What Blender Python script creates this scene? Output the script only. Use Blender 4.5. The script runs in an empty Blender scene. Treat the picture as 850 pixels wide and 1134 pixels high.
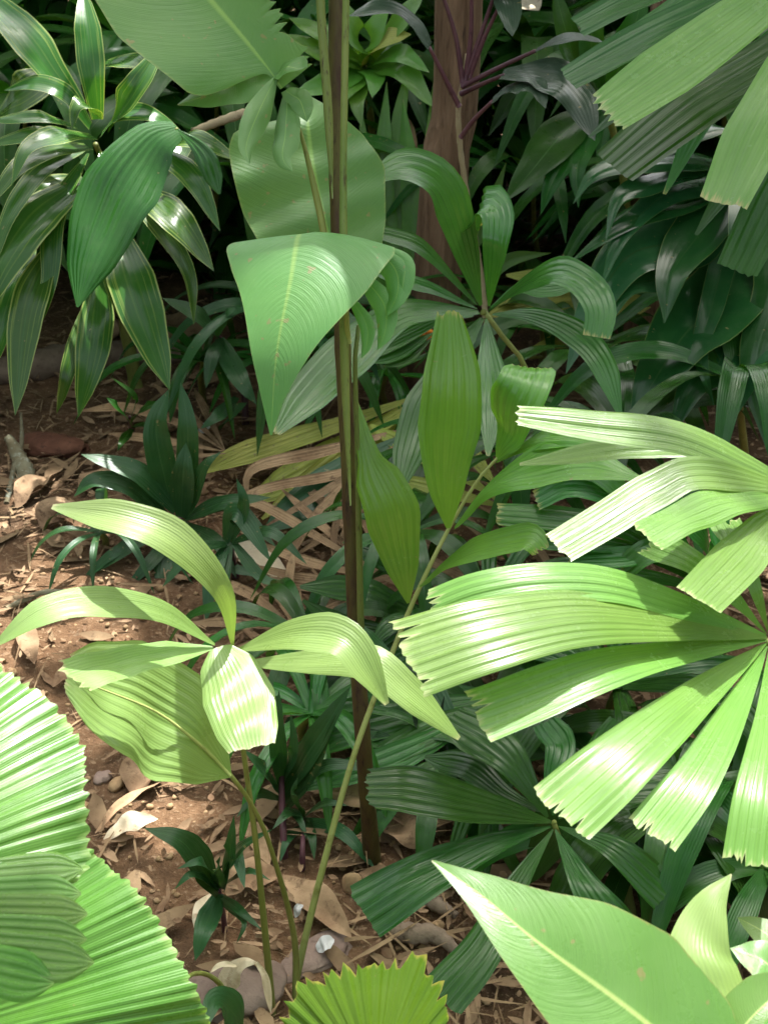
import bpy, math, random
import numpy as np
from mathutils import Vector

R = math.radians
rng = random.Random(7)
sc = bpy.context.scene
col = sc.collection

# ------------------------------------------------------------------ camera
CAM_H, PITCH, FPX = 1.5, 28.0, 1336.0          # metres, degrees down, focal length in photo pixels
cam = bpy.data.cameras.new('camera')
camo = bpy.data.objects.new('camera', cam); col.objects.link(camo)
camo.location = (0, 0, CAM_H); camo.rotation_euler = (R(90 - PITCH), 0, 0)
cam.sensor_fit = 'VERTICAL'; cam.sensor_height = 36.0; cam.lens = 36.0 * FPX / 1134.0
cam.clip_start = 0.05; cam.clip_end = 500
cam.dof.use_dof = True; cam.dof.focus_distance = 1.75; cam.dof.aperture_fstop = 14
sc.camera = camo

# ------------------------------------------------------------------ sky, sun, exposure
SUN_EL, SUN_AZ = 63.0, 22.0                    # azimuth from +Y towards +X
world = bpy.data.worlds.new('World'); sc.world = world; world.use_nodes = True
wn = world.node_tree
sky = wn.nodes.new('ShaderNodeTexSky'); sky.sky_type = 'NISHITA'; sky.sun_disc = False
sky.air_density = 0.9; sky.dust_density = 4.0; sky.ozone_density = 0.0
sky.sun_elevation = R(SUN_EL); sky.sun_rotation = R(SUN_AZ)
whs = wn.nodes.new('ShaderNodeHueSaturation'); whs.inputs['Saturation'].default_value = .45     # hazy, milky tropical sky
wn.links.new(sky.outputs[0], whs.inputs['Color'])
wmx = wn.nodes.new('ShaderNodeMix'); wmx.data_type = 'RGBA'; wmx.blend_type = 'MULTIPLY'; wmx.inputs[0].default_value = 1
wmx.inputs[7].default_value = (1.0, 1.0, .95, 1); wn.links.new(whs.outputs[0], wmx.inputs[6])
wn.links.new(wmx.outputs[2], wn.nodes['Background'].inputs[0])
wn.nodes['Background'].inputs[1].default_value = 0.15
SUND = np.array([math.cos(R(SUN_EL)) * math.sin(R(SUN_AZ)), math.cos(R(SUN_EL)) * math.cos(R(SUN_AZ)), math.sin(R(SUN_EL))])
sun = bpy.data.lights.new('sun', 'SUN'); sun.energy = 3.2; sun.angle = R(0.6); sun.color = (1, 0.98, 0.95)
suno = bpy.data.objects.new('sun', sun); col.objects.link(suno)
suno.location = (0, 0, 8); suno.rotation_euler = Vector(-SUND).to_track_quat('-Z', 'Y').to_euler()
sc.view_settings.view_transform = 'Standard'; sc.view_settings.look = 'None'
sc.view_settings.gamma = 1; sc.view_settings.use_curve_mapping = False
sc.view_settings.exposure = 1.86
sc.cycles.max_bounces = 8; sc.cycles.diffuse_bounces = 4; sc.cycles.transmission_bounces = 6

# ------------------------------------------------------------------ geometry helpers
SP, CP = math.sin(R(PITCH)), math.cos(R(PITCH))
CAMP = np.array([0, 0, CAM_H]); FWD = np.array([0, CP, -SP]); UPV = np.array([0, SP, CP]); RGT = np.array([1., 0, 0])
def P(u, v, d):
    return CAMP + d * (FWD + (u - 425) / FPX * RGT + (567 - v) / FPX * UPV)
def gdepth(v): return CAM_H / (SP - CP * (567 - v) / FPX)
def G(u, v, h=0.0):
    d = (CAM_H - h) / (SP - CP * (567 - v) / FPX)
    return P(u, v, d)
def axial(p): return float(np.dot(p - CAMP, FWD))
def unit(a): return a / (np.linalg.norm(a) + 1e-12)

LIT, SHADE = [], []                            # points the canopy leaves in the sun / shades

class MB:
    def __init__(s): s.v = []; s.f = []; s.uv = []
    def grid(s, V, UV, closed=False):
        """V: (n,m,3) array, UV: (n,m,2)"""
        n, m = V.shape[:2]; b = len(s.v)
        s.v.extend(map(tuple, V.reshape(-1, 3)))
        for i in range(n - 1):
            for j in range(m if closed else m - 1):
                k = (j + 1) % m
                s.f.append((b + i*m + j, b + i*m + k, b + (i+1)*m + k, b + (i+1)*m + j))
                u1 = UV[i, j, 0] + 1.0 / m if closed else UV[i, k, 0]
                s.uv.append((UV[i, j], (u1, UV[i, k, 1]), (u1, UV[i+1, k, 1]), UV[i+1, j]))
    def cap(s, ring_start, m):
        s.f.append(tuple(range(ring_start, ring_start + m))); s.uv.append([(0, 0)] * m)
    def build(s, name, mat, parent=None, origin=None, smooth=True):
        o0 = np.array(origin if origin is not None else (parent['_o'] if parent is not None and '_o' in parent.keys() else (0, 0, 0)), float)
        me = bpy.data.meshes.new(name)
        V = np.array(s.v) - o0
        me.from_pydata(V.tolist(), [], s.f)
        ul = me.uv_layers.new(name='UVMap')
        flat = np.array([c for fu in s.uv for c in fu], float).ravel()
        ul.data.foreach_set('uv', flat)
        if smooth: me.polygons.foreach_set('use_smooth', [True] * len(me.polygons))
        me.materials.append(mat)
        o = bpy.data.objects.new(name, me); col.objects.link(o)
        if parent is not None: o.parent = parent
        else: o.location = o0
        return o

def tag(o, label=None, cat=None, group=None, kind=None):
    if label: o['label'] = label
    if cat: o['category'] = cat
    if group: o['group'] = group
    if kind: o['kind'] = kind
    return o
ORIG = {}
def thing(name, label, cat, base, group=None):
    o = bpy.data.objects.new(name, None); col.objects.link(o)
    o.empty_display_size = 0.05
    o.location = base
    ORIG[o.name] = np.array(base, float)
    return tag(o, label, cat, group)
def part(mb, name, mat, root, top=None):
    """child of root; top = the thing's Empty (for two-level parts)"""
    t = top or root
    return mb.build(name, mat, root, ORIG[t.name])

def spline(pts, n):
    pts = np.array(pts, float)
    if len(pts) == 2: pts = np.array([pts[0], (pts[0] + pts[1]) / 2, pts[1]])
    e = np.vstack([2 * pts[0] - pts[1], pts, 2 * pts[-1] - pts[-2]])
    out = []
    for i in range(1, len(e) - 2):
        for s in np.linspace(0, 1, 24, endpoint=False):
            a, b, c, d = e[i-1], e[i], e[i+1], e[i+2]
            out.append(.5 * (2*b + (c-a)*s + (2*a-5*b+4*c-d)*s*s + (3*b-a-3*c+d)*s**3))
    out.append(e[-2]); out = np.array(out)
    L = np.r_[0, np.cumsum(np.linalg.norm(np.diff(out, axis=0), axis=1))]
    t = np.linspace(0, L[-1], n + 1)
    return np.stack([np.interp(t, L, out[:, k]) for k in range(out.shape[1])], 1)

PROF = {
 'lance': [(0,.1),(.15,.5),(.4,1),(.6,.95),(.85,.5),(1,.01)],
 'strap': [(0,.4),(.1,.58),(.38,1),(.62,.94),(.86,.5),(1,.01)],
 'wedge': [(0,.03),(.3,.36),(.6,.72),(.85,.95),(1,1)],
 'pal':   [(0,.05),(.2,.52),(.5,1),(.75,.92),(1,.5)],
 'seg':   [(0,.06),(.25,.45),(.55,.88),(.8,1),(1,.8)],
 'segp':  [(0,.06),(.25,.5),(.55,1),(.8,.85),(1,.12)],
 'ov':    [(0,.1),(.1,.5),(.35,1),(.6,.9),(.85,.45),(1,.01)],
 'arrow': [(0,.9),(.12,1),(.4,.85),(.7,.5),(1,.01)],
 'spoon': [(0,.06),(.25,.55),(.6,1),(.85,.95),(1,.7)],
}
def prof(p, t):
    if isinstance(p, str): p = PROF[p]
    a = np.array(p, float)
    tt = np.linspace(0, 1, 201); y = np.interp(tt, a[:, 0], a[:, 1])
    k = 17; yp = np.r_[2*y[0] - y[k-1:0:-1], y, 2*y[-1] - y[-2:-k-1:-1]]
    ys = np.convolve(yp, np.hanning(k + 2)[1:-1] / np.hanning(k + 2)[1:-1].sum(), 'same')[k-1:-(k-1)]
    return np.maximum(np.interp(t, tt, ys), 0)
def tri(x): return np.abs((x % 1.0) * 2 - 1)     # 1 at integers, 0 between

def blade3(mb, pts3, hl, hr, pl=0, pa=.45, fold=.12, tip=0., hint=None, tilt=0., wave=0., arch=0., n=26, notch=0., comp=True, twist=0., transport=False, seed=None, lit=None, und=.09, slits=0., rag=0.):
    """hl / hr : functions t -> left / right half width in metres"""
    rs = np.random.RandomState(rng.randrange(10**6) if seed is None else seed)
    C = spline(pts3, n); t = np.linspace(0, 1, n + 1)
    T = np.gradient(C, axis=0); T /= np.linalg.norm(T, axis=1)[:, None] + 1e-12
    m = (4 * pl if pl else 12); xs = np.linspace(-1, 1, m + 1)
    h0 = np.array([0, -.5, .75]) if hint is None else np.array(hint, float)
    Nn = np.zeros_like(C); prev = None
    for i in range(n + 1):
        h = h0 if (prev is None or not transport) else prev
        N = h - np.dot(h, T[i]) * T[i]
        if np.linalg.norm(N) < .12 and prev is not None: N = prev - np.dot(prev, T[i]) * T[i]
        N = unit(N)
        if prev is not None and not transport: N = unit(.5 * prev + .5 * N); N = unit(N - np.dot(N, T[i]) * T[i])
        prev = N; Nn[i] = N
    S = np.cross(T, Nn)
    ang = R(tilt) + R(twist) * t
    ca, sa = np.cos(ang)[:, None], np.sin(ang)[:, None]
    S2 = S * ca + Nn * sa; N2 = Nn * ca - S * sa
    HL, HR = hl(t), hr(t)
    if rag:                                    # torn along the veins on the right-hand side
        q = t * 24 + .8 * np.sin(t * 31); dep = rs.uniform(.25, 1, 60)[np.floor(q).astype(int) % 60]
        HR = HR * (1 - rag * np.clip(1.5 - 4 * t, 0, 1) * dep * (q % 1.0) ** 1.3)
    if comp:
        vd = C - CAMP; vd /= np.linalg.norm(vd, axis=1)[:, None]
        ti = T - (T * vd).sum(1)[:, None] * vd; ti /= np.linalg.norm(ti, axis=1)[:, None] + 1e-9
        si = S2 - (S2 * vd).sum(1)[:, None] * vd; si -= (si * ti).sum(1)[:, None] * ti
        fct = np.clip(np.linalg.norm(si, axis=1), .62, 1); HL, HR = HL / fct, HR / fct
    teeth = rs.uniform(-.5, .5, m + 1)
    if pl:
        teeth = .45 * teeth + .22 * tri(xs * pl / 2 + (0.5 if pl % 2 else 0))
        teeth += np.interp(xs, np.linspace(-1, 1, 6), rs.uniform(-.6, .6, 6)) - .3 * xs ** 2
    sl_j = set(rs.choice(np.arange(4, m - 3), min(3, m - 8), replace=False).tolist()) if slits else set(); sl_d = rs.uniform(.3, 1, m + 1)
    uk = rs.normal(0, 1, (4, 2)) * np.array([2.0, 8.0]); up_ = rs.uniform(0, 6.28, 4)
    Lc = np.linalg.norm(np.diff(C, axis=0), axis=1).sum()
    ph = rs.uniform(0, 6.28, 2); V = np.zeros((n + 1, m + 1, 3)); UV = np.zeros((n + 1, m + 1, 2))
    for j, x in enumerate(xs):
        hw = HL if x < 0 else HR
        ax = abs(x)
        off = fold * hw * ax - arch * hw * x * x
        if pl: off = off + pa * (HL + HR) / pl * (tri(x * pl / 2) - .5) * np.clip(t * 6, 0, 1) * (1 + .25 * rs.uniform(-1, 1))
        off = off + und * hw * sum(np.sin(uk[q, 0] * x + uk[q, 1] * t + up_[q]) for q in range(4)) * np.clip(t * 4, 0, 1) * .5
        if wave: off = off + wave * hw * ax ** 2 * np.sin(t * (9 + 3 * np.sign(x)) + ph[int(x > 0)])
        along = np.zeros(n + 1)
        if tip: along = tip * (HL[-1] + HR[-1]) * teeth[j] * np.clip((t - .8) * 5, 0, 1) ** 2
        if notch: along = along - notch * Lc * (1 - ax) ** 1.5 * np.clip((t - .6) * 2.5, 0, 1) ** 2
        if slits and j in sl_j: along = along - slits * (HL[-1] + HR[-1]) * sl_d[j] * np.clip((t - .62) * 2.6, 0, 1) ** 3
        V[:, j] = C + S2 * (x * hw)[:, None] + N2 * off[:, None] + T * along[:, None]
        UV[:, j, 0] = (x + 1) / 2; UV[:, j, 1] = t
    mb.grid(V, UV)
    dst = LIT if lit else SHADE
    for i in range(2, n, 5): dst.append(C[i]); dst.append(V[i, 1]); dst.append(V[i, -2])
    return C

def pts_px(px, d0, d1, db=0.):
    """pixel path + depth run -> 3-D path; db bows it towards (+) or away from the camera"""
    px = [tuple(p) for p in px]
    a = np.array([p[:2] for p in px], float)
    L = np.r_[0, np.cumsum(np.linalg.norm(np.diff(a, axis=0), axis=1))]; s = L / L[-1]
    return [P(p[0], p[1], (p[2] if len(p) > 2 else d0 + (d1 - d0) * q - db * 4 * q * (1 - q))) for p, q in zip(px, s)]

def bladepx(mb, px, d0, d1, w, pr='lance', wl=None, wr=None, db=0., cw=.42, **k):
    p3 = pts_px(px, d0, d1, db)
    dm = np.array([axial(p) for p in p3]); dd = lambda t: np.interp(t, np.linspace(0, 1, len(dm)), dm)
    if wl is not None:
        hl = lambda t: prof(wl, t) * dd(t) / FPX; hr = lambda t: prof(wr, t) * dd(t) / FPX
    else:
        hl = hr = lambda t: prof(pr, t) * .5 * w * dd(t) / FPX
    if 'hint' not in k:
        c = unit(CAMP - p3[len(p3) // 2]); k['hint'] = cw * c + (1 - cw) * np.array([0, 0, 1.])
    return blade3(mb, p3, hl, hr, **k)

def tube(mb, pts3, r, seg=8, n=14, rings=0, flat=1.0, wob=0., cap=True):
    C = spline(pts3, n); t = np.linspace(0, 1, n + 1)
    rr = np.interp(t, np.linspace(0, 1, len(r)), r) if hasattr(r, '__len__') else np.full(n + 1, r)
    T = np.gradient(C, axis=0); T /= np.linalg.norm(T, axis=1)[:, None]
    ref = np.array([1., 0, 0]) if abs(T[0][0]) < .8 else np.array([0, 1., 0])
    V = np.zeros((n + 1, seg, 3)); UV = np.zeros((n + 1, seg, 2)); rs = np.random.RandomState(3)
    for i in range(n + 1):
        a = unit(ref - np.dot(ref, T[i]) * T[i]); b = np.cross(T[i], a)
        q = rr[i] * (1 + (rings and ((.18 if rings < 5 else .09) if i % rings == 0 else 0)))
        for j in range(seg):
            an = 6.2832 * j / seg; w_ = q * (1 + wob * rs.uniform(-1, 1))
            V[i, j] = C[i] + a * math.cos(an) * w_ + b * math.sin(an) * w_ * flat
            UV[i, j] = (j / seg, t[i])
    b0 = len(mb.v); mb.grid(V, UV, closed=True)
    if cap: mb.cap(b0, seg); mb.cap(b0 + n * seg, seg)
    return C

def lump(mb, c, r, sc3=(1, 1, 1), rough=.25, seed=0, nu=14, nv=9, rot=0.):
    rs = np.random.RandomState(seed); ks = rs.normal(0, 1.6, (5, 3)); ph = rs.uniform(0, 6, 5)
    V = np.zeros((nv + 1, nu, 3)); UV = np.zeros((nv + 1, nu, 2))
    cr, sr = math.cos(rot), math.sin(rot)
    for i in range(nv + 1):
        th = math.pi * (i + 1e-3) / (nv + 2e-3)
        for j in range(nu):
            a = 6.2832 * j / nu
            q = np.array([math.sin(th) * math.cos(a), math.sin(th) * math.sin(a), math.cos(th)])
            s = 1 + rough * np.mean(np.sin(ks @ q + ph)) * 1.6 + rough * .12 * math.sin(7 * q[0] + 5 * q[1] + 2 * math.sin(9 * q[2] + 6 * q[1]) + seed)
            x, y, z = q * s * r * np.array(sc3)
            V[i, j] = np.array(c) + (x * cr - y * sr, x * sr + y * cr, z); UV[i, j] = (j / nu, i / nv)
    mb.grid(V, UV, closed=True)

def fan(mb, hub, rim, npl, pa=.35, teeth=.03, dome=.06, nr=16, lit=None, r0=.04, hintn=None):
    """pleated undivided fan: hub (u,v,d), rim list of (u,v,d)"""
    H = P(*hub); rp = [P(*q) for q in rim]
    m = npl * 4; E = spline(rp, m)
    rs = np.random.RandomState(rng.randrange(10**6))
    N = unit(np.cross(E[0] - H, E[-1] - H)); N = N if np.dot(N, CAMP - H) > 0 else -N
    V = np.zeros((nr + 1, m + 1, 3)); UV = np.zeros((nr + 1, m + 1, 2))
    Lr = np.linalg.norm(E - H, axis=1); arc = np.linalg.norm(np.diff(E, axis=0), axis=1).sum()
    jt = rs.uniform(-.6, .6, m + 1); jp = rs.uniform(-.5, .5, npl + 1); ph1, ph2 = rs.uniform(0, 6, 2)
    for j in range(m + 1):
        tth = tri(j / 4.0) + jt[j]
        for i in range(nr + 1):
            s = r0 + (1 - r0) * (i / nr); q = s
            p = H + (E[j] - H) * q * (1 + teeth * tth * max(0, (s - .85) / .15) ** 1.5)
            p = p + N * (dome * Lr[j] * 4 * s * (1 - s) + pa * arc / npl * s * (tri(j / 4.0) - .5) * (1 + jp[j // 4 % len(jp)]) + Lr[j] * s * s * .022 * (math.sin(j * .07 + ph1) + .7 * math.sin(j * .17 + 4 * s + ph2)))
            V[i, j] = p; UV[i, j] = (j / m, s)
    mb.grid(V, UV)
    dst = LIT if lit else SHADE
    for i in range(6, nr + 1, 3):
        for j in range(0, m + 1, 6): dst.append(V[i, j])

# ------------------------------------------------------------------ materials
def mat_nodes(name):
    m = bpy.data.materials.new(name); m.use_nodes = True
    nt = m.node_tree; return m, nt, nt.nodes, nt.links
def nd(nt, typ, ins=None, **props):
    n = nt.nodes.new(typ)
    for k, v in props.items(): setattr(n, k, v)
    for k, v in (ins or {}).items():
        if hasattr(v, 'is_output'): nt.links.new(v, n.inputs[k])
        else: n.inputs[k].default_value = v
    return n
def M(nt, op, a, b=0.0, c=0.0, clamp=False):
    return nd(nt, 'ShaderNodeMath', {0: a, 1: b, 2: c}, operation=op, use_clamp=clamp).outputs[0]
def mixc(nt, f, a, b):
    n = nt.nodes.new('ShaderNodeMix'); n.data_type = 'RGBA'
    for s, v in ((n.inputs[0], f), (n.inputs[6], a), (n.inputs[7], b)):
        if hasattr(v, 'is_output'): nt.links.new(v, s)
        else: s.default_value = (*v, 1) if isinstance(v, (tuple, list)) and len(v) == 3 else v
    return n.outputs[2]
def noise(nt, vec, scale, detail=3, rough=.55):
    return nd(nt, 'ShaderNodeTexNoise', {'Vector': vec, 'Scale': scale, 'Detail': detail, 'Roughness': rough}).outputs[0]
def ramp(nt, f, lo, hi): 
    return nd(nt, 'ShaderNodeMapRange', {'Value': f, 'From Min': lo, 'From Max': hi}).outputs[0]

def leaf_mat(name, c1, c2, rough=.38, tl=.32, tcol=None, vein='par', nv=30, vamp=.12, bump=.25, mid=None, margin=None, stripes=None, spots=.0, spec=.36, edge=None, mw=.9):
    m, nt, N, L = mat_nodes(name)
    b = N['Principled BSDF']; out = N['Material Output']
    tc = nd(nt, 'ShaderNodeTexCoord'); uv = tc.outputs['UV']; ob = tc.outputs['Object']
    sx = nd(nt, 'ShaderNodeSeparateXYZ', {0: uv}); u, v = sx.outputs[0], sx.outputs[1]
    au = M(nt, 'ABSOLUTE', M(nt, 'MULTIPLY_ADD', u, 2.0, -1.0))
    info = nd(nt, 'ShaderNodeObjectInfo'); rnd = info.outputs['Random']
    big = noise(nt, ob, 9, 3)
    c = mixc(nt, ramp(nt, big, .3, .7), c1, c2)
    # veins
    if vein == 'par': phv = M(nt, 'MULTIPLY', u, nv * 6.2832)
    else: phv = M(nt, 'MULTIPLY', M(nt, 'MULTIPLY_ADD', M(nt, 'POWER', au, 1.4), -.18, v), nv * 6.2832)
    wv = M(nt, 'SINE', phv)
    fine = M(nt, 'SINE', M(nt, 'MULTIPLY', phv, 3.07))
    if vein == 'par': wob = noise(nt, nd(nt, 'ShaderNodeMapping', {'Vector': uv, 'Scale': (nv * .9, 1.2, 1)}).outputs[0], 1.0, 4)
    else: wob = noise(nt, nd(nt, 'ShaderNodeCombineXYZ', {0: M(nt, 'MULTIPLY', u, 2.5), 1: M(nt, 'MULTIPLY', phv, .22)}).outputs[0], 1.0, 4, .7)
    kw = (.45, .2, 1.6) if vein == 'par' else (.12, .1, 2.6)
    vm = M(nt, 'ADD', M(nt, 'MULTIPLY', wv, kw[0]), M(nt, 'ADD', M(nt, 'MULTIPLY', fine, kw[1]), M(nt, 'MULTIPLY_ADD', wob, kw[2], -.5 * kw[2])))
    val = M(nt, 'MULTIPLY_ADD', vm, vamp, 1.0)
    val = M(nt, 'MULTIPLY', val, M(nt, 'MULTIPLY_ADD', rnd, .34, .83))
    hsv = nd(nt, 'ShaderNodeHueSaturation', {'Hue': M(nt, 'MULTIPLY_ADD', rnd, .03, .485), 'Saturation': 1.0, 'Value': val, 'Color': c})
    c = hsv.outputs[0]
    if stripes:
        st = noise(nt, nd(nt, 'ShaderNodeMapping', {'Vector': uv, 'Scale': (14, .7, 1)}).outputs[0], 1.0, 2)
        c = mixc(nt, M(nt, 'MULTIPLY', ramp(nt, st, .54, .64), ramp(nt, au, .1, .8)), c, stripes)
    if mid: c = mixc(nt, M(nt, 'SUBTRACT', 1.0, ramp(nt, au, .012, .045)), c, mid)
    if margin: c = mixc(nt, ramp(nt, M(nt, 'ADD', au, M(nt, 'MULTIPLY_ADD', wob, .1, -.05)), mw, mw + .05), c, margin)
    if edge: c = mixc(nt, ramp(nt, M(nt, 'ADD', v, M(nt, 'MULTIPLY_ADD', wob, .12, -.06)), .982, 1.005), c, edge)
    sp = noise(nt, ob, 60, 2)
    c = mixc(nt, M(nt, 'MULTIPLY', ramp(nt, sp, .7 - spots, .74 - spots), .7), c, (.22, .19, .08))
    dust = noise(nt, ob, 25, 5, .7)
    c = mixc(nt, M(nt, 'MULTIPLY', ramp(nt, dust, .5, .85), .05), c, (.3, .33, .22))
    L.new(c, b.inputs['Base Color'])
    rg = M(nt, 'MULTIPLY_ADD', dust, .3, rough - .2)
    L.new(rg, b.inputs['Roughness']); b.inputs['Specular IOR Level'].default_value = spec
    hgt = M(nt, 'ADD', vm, M(nt, 'MULTIPLY', noise(nt, ob, 18, 2), 1.5))
    bp = nd(nt, 'ShaderNodeBump', {'Strength': bump, 'Distance': .002, 'Height': hgt})
    L.new(bp.outputs[0], b.inputs['Normal'])
    tr = nd(nt, 'ShaderNodeBsdfTranslucent', {'Normal': bp.outputs[0]})
    tmul = nd(nt, 'ShaderNodeMix', data_type='RGBA', blend_type='MULTIPLY'); tmul.inputs[0].default_value = 1
    L.new(c, tmul.inputs[6]); tmul.inputs[7].default_value = (*(tcol or (2.2, 2.0, .7)), 1)
    L.new(tmul.outputs[2], tr.inputs['Color'])
    mx = nd(nt, 'ShaderNodeMixShader', {0: tl}); L.new(b.outputs[0], mx.inputs[1]); L.new(tr.outputs[0], mx.inputs[2])
    L.new(mx.outputs[0], out.inputs['Surface'])
    return m

def rough_mat(name, c1, c2, c3=None, scale=8, stretch=(1, 1, 1), rough=.85, bump=.5, bs=40, coords='Object', bdist=.004, tl=0.):
    m, nt, N, L = mat_nodes(name); b = N['Principled BSDF']
    tc = nd(nt, 'ShaderNodeTexCoord').outputs[coords]
    mp = nd(nt, 'ShaderNodeMapping', {'Vector': tc, 'Scale': stretch}).outputs[0]
    n1 = noise(nt, mp, scale, 6, .62); n2 = noise(nt, mp, bs, 5, .65)
    rnd = nd(nt, 'ShaderNodeObjectInfo').outputs['Random']
    c = mixc(nt, ramp(nt, n1, .34, .66), c1, c2)
    if c3: c = mixc(nt, ramp(nt, n2, .56, .72), c, c3)
    c = nd(nt, 'ShaderNodeHueSaturation', {'Value': M(nt, 'MULTIPLY_ADD', rnd, .35, .82), 'Color': c}).outputs[0]
    L.new(c, b.inputs['Base Color']); b.inputs['Roughness'].default_value = rough
    b.inputs['Specular IOR Level'].default_value = .25
    bp = nd(nt, 'ShaderNodeBump', {'Strength': bump, 'Distance': bdist, 'Height': M(nt, 'ADD', n2, n1)})
    L.new(bp.outputs[0], b.inputs['Normal'])
    return m

W = {}
W['var']   = leaf_mat('variegated_leaf', (.028,.105,.014), (.045,.135,.02), rough=.26, tl=.22, nv=9, vamp=.04, bump=.08, mid=(.045,.13,.025), margin=(.3,.38,.11), stripes=(.26,.36,.07), spots=-.02, mw=.91)
W['ban']   = leaf_mat('broad_leaf', (.08,.215,.055), (.11,.255,.066), rough=.48, tl=.34, vein='lat', nv=44, vamp=.04, bump=.22, mid=(.19,.34,.085), margin=(.25,.3,.1), spots=.03, tcol=(1.9,1.9,.5), mw=.975)
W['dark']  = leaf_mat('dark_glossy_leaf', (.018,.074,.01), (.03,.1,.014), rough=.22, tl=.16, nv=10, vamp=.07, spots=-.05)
W['cord']  = leaf_mat('dark_broad_leaf', (.012,.068,.018), (.022,.095,.022), rough=.25, spec=.34, tl=.16, nv=8, vamp=.03, bump=.05, margin=(.16,.23,.06), mid=(.03,.09,.025), spots=-.01, mw=.965)
W['fanm']  = leaf_mat('fan_leaflet', (.034,.14,.022), (.056,.185,.03), rough=.22, spec=.55, tl=.28, nv=12, vamp=.08, spots=-.06, edge=(.3,.3,.1))
W['frond'] = leaf_mat('palm_leaflet', (.088,.24,.03), (.122,.29,.04), rough=.27, spec=.6, tl=.34, nv=16, vamp=.08, spots=-.06, edge=(.3,.3,.1))
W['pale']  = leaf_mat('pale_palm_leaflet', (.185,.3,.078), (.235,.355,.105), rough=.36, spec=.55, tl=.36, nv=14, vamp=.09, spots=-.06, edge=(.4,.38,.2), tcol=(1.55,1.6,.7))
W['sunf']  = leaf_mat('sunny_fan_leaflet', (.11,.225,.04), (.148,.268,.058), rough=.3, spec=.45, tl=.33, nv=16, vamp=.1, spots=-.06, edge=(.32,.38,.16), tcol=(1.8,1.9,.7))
W['pleat'] = leaf_mat('pleated_fan_blade', (.064,.165,.02), (.092,.205,.03), rough=.33, spec=.38, tl=.3, nv=60, vamp=.06, spots=-.06, edge=(.2,.34,.09))
W['glow']  = leaf_mat('glowing_fan_blade', (.075,.18,.012), (.12,.23,.02), rough=.35, tl=.5, nv=40, vamp=.08, spots=-.03, edge=(.3,.3,.06))
W['ging']  = leaf_mat('ginger_leaf', (.095,.205,.04), (.128,.25,.06), rough=.34, spec=.6, tl=.34, vein='lat', nv=40, vamp=.045, bump=.2, mid=(.33,.45,.14), margin=(.26,.22,.08), spots=.0, mw=.975)
W['slate'] = leaf_mat('dark_seedling_leaf', (.02,.075,.022), (.034,.1,.028), rough=.38, tl=.18, nv=6, vamp=.05, mid=(.045,.12,.04), spots=.02)
W['purp']  = leaf_mat('purple_leaf', (.03,.055,.032), (.05,.08,.045), rough=.28, spec=.22, tl=.15, nv=8, vamp=.05, tcol=(1.5,1,1.2))
W['yell']  = leaf_mat('yellowing_leaflet', (.26,.32,.05), (.38,.4,.09), rough=.55, tl=.28, nv=10, vamp=.25, spots=.06)
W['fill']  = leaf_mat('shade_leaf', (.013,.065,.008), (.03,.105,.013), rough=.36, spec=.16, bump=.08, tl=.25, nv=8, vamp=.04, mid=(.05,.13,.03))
W['dead']  = rough_mat('dead_leaf', (.16,.09,.048), (.42,.285,.165), (.1,.055,.03), scale=11, bump=.5, stretch=(1, 1, 1))
W['strip'] = rough_mat('dry_strip', (.17,.105,.055), (.34,.235,.13), (.09,.055,.03), scale=9)
W['straw'] = rough_mat('bleached_dry_leaf', (.55,.45,.3), (.68,.6,.44), (.35,.25,.15), scale=20)
W['stone'] = rough_mat('stone', (.22,.15,.12), (.32,.24,.19), (.15,.1,.08), scale=12, bump=.7)
W['ochre'] = rough_mat('ochre_stone', (.38,.24,.12), (.45,.31,.17), (.25,.15,.08), scale=22, bump=.7)
W['bark']  = rough_mat('brown_bark', (.11,.062,.032), (.29,.185,.11), (.055,.033,.02), scale=4, stretch=(5, 5, .6), bs=14, bump=.9, bdist=.015)
W['wood']  = rough_mat('grey_wood', (.17,.12,.085), (.28,.21,.15), (.1,.065,.045), scale=16, bump=.8)
W['husk']  = rough_mat('husk', (.12,.05,.03), (.19,.085,.05), (.06,.03,.02), scale=18, bump=1.0)
W['lich']  = rough_mat('lichen_wood', (.17,.14,.08), (.24,.23,.15), (.42,.47,.4), scale=24, bump=.9)
W['stem']  = rough_mat('green_stem', (.17,.2,.045), (.24,.26,.07), (.12,.1,.03), scale=10, stretch=(3, 3, .5), rough=.5, bump=.15)
W['rach']  = rough_mat('pale_stem', (.27,.33,.09), (.36,.4,.14), (.2,.22,.06), scale=10, rough=.5, bump=.3)
W['sheath']= rough_mat('purple_brown_stem', (.06,.03,.018), (.11,.1,.025), (.025,.012,.01), scale=9, stretch=(3, 3, .8), rough=.55, bump=.3)
W['gsheath']= rough_mat('mottled_green_stem', (.1,.15,.03), (.17,.2,.055), (.045,.025,.015), scale=9, stretch=(2, 2, .6), bs=70, rough=.5, bump=.3)
W['psh']   = rough_mat('purple_petiole', (.075,.028,.038), (.11,.05,.055), (.05,.02,.025), scale=12, rough=.4, bump=.2)
W['cane']  = rough_mat('ringed_cane', (.25,.2,.11), (.36,.3,.18), (.14,.09,.05), scale=20, bump=.4)
W['paper'] = rough_mat('white_scrap', (.5,.5,.48), (.66,.66,.65), None, scale=9, bump=.3)
W['flow']  = rough_mat('orange_flower', (.6,.16,.02), (.75,.28,.03), None, scale=30, bump=.5)

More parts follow.
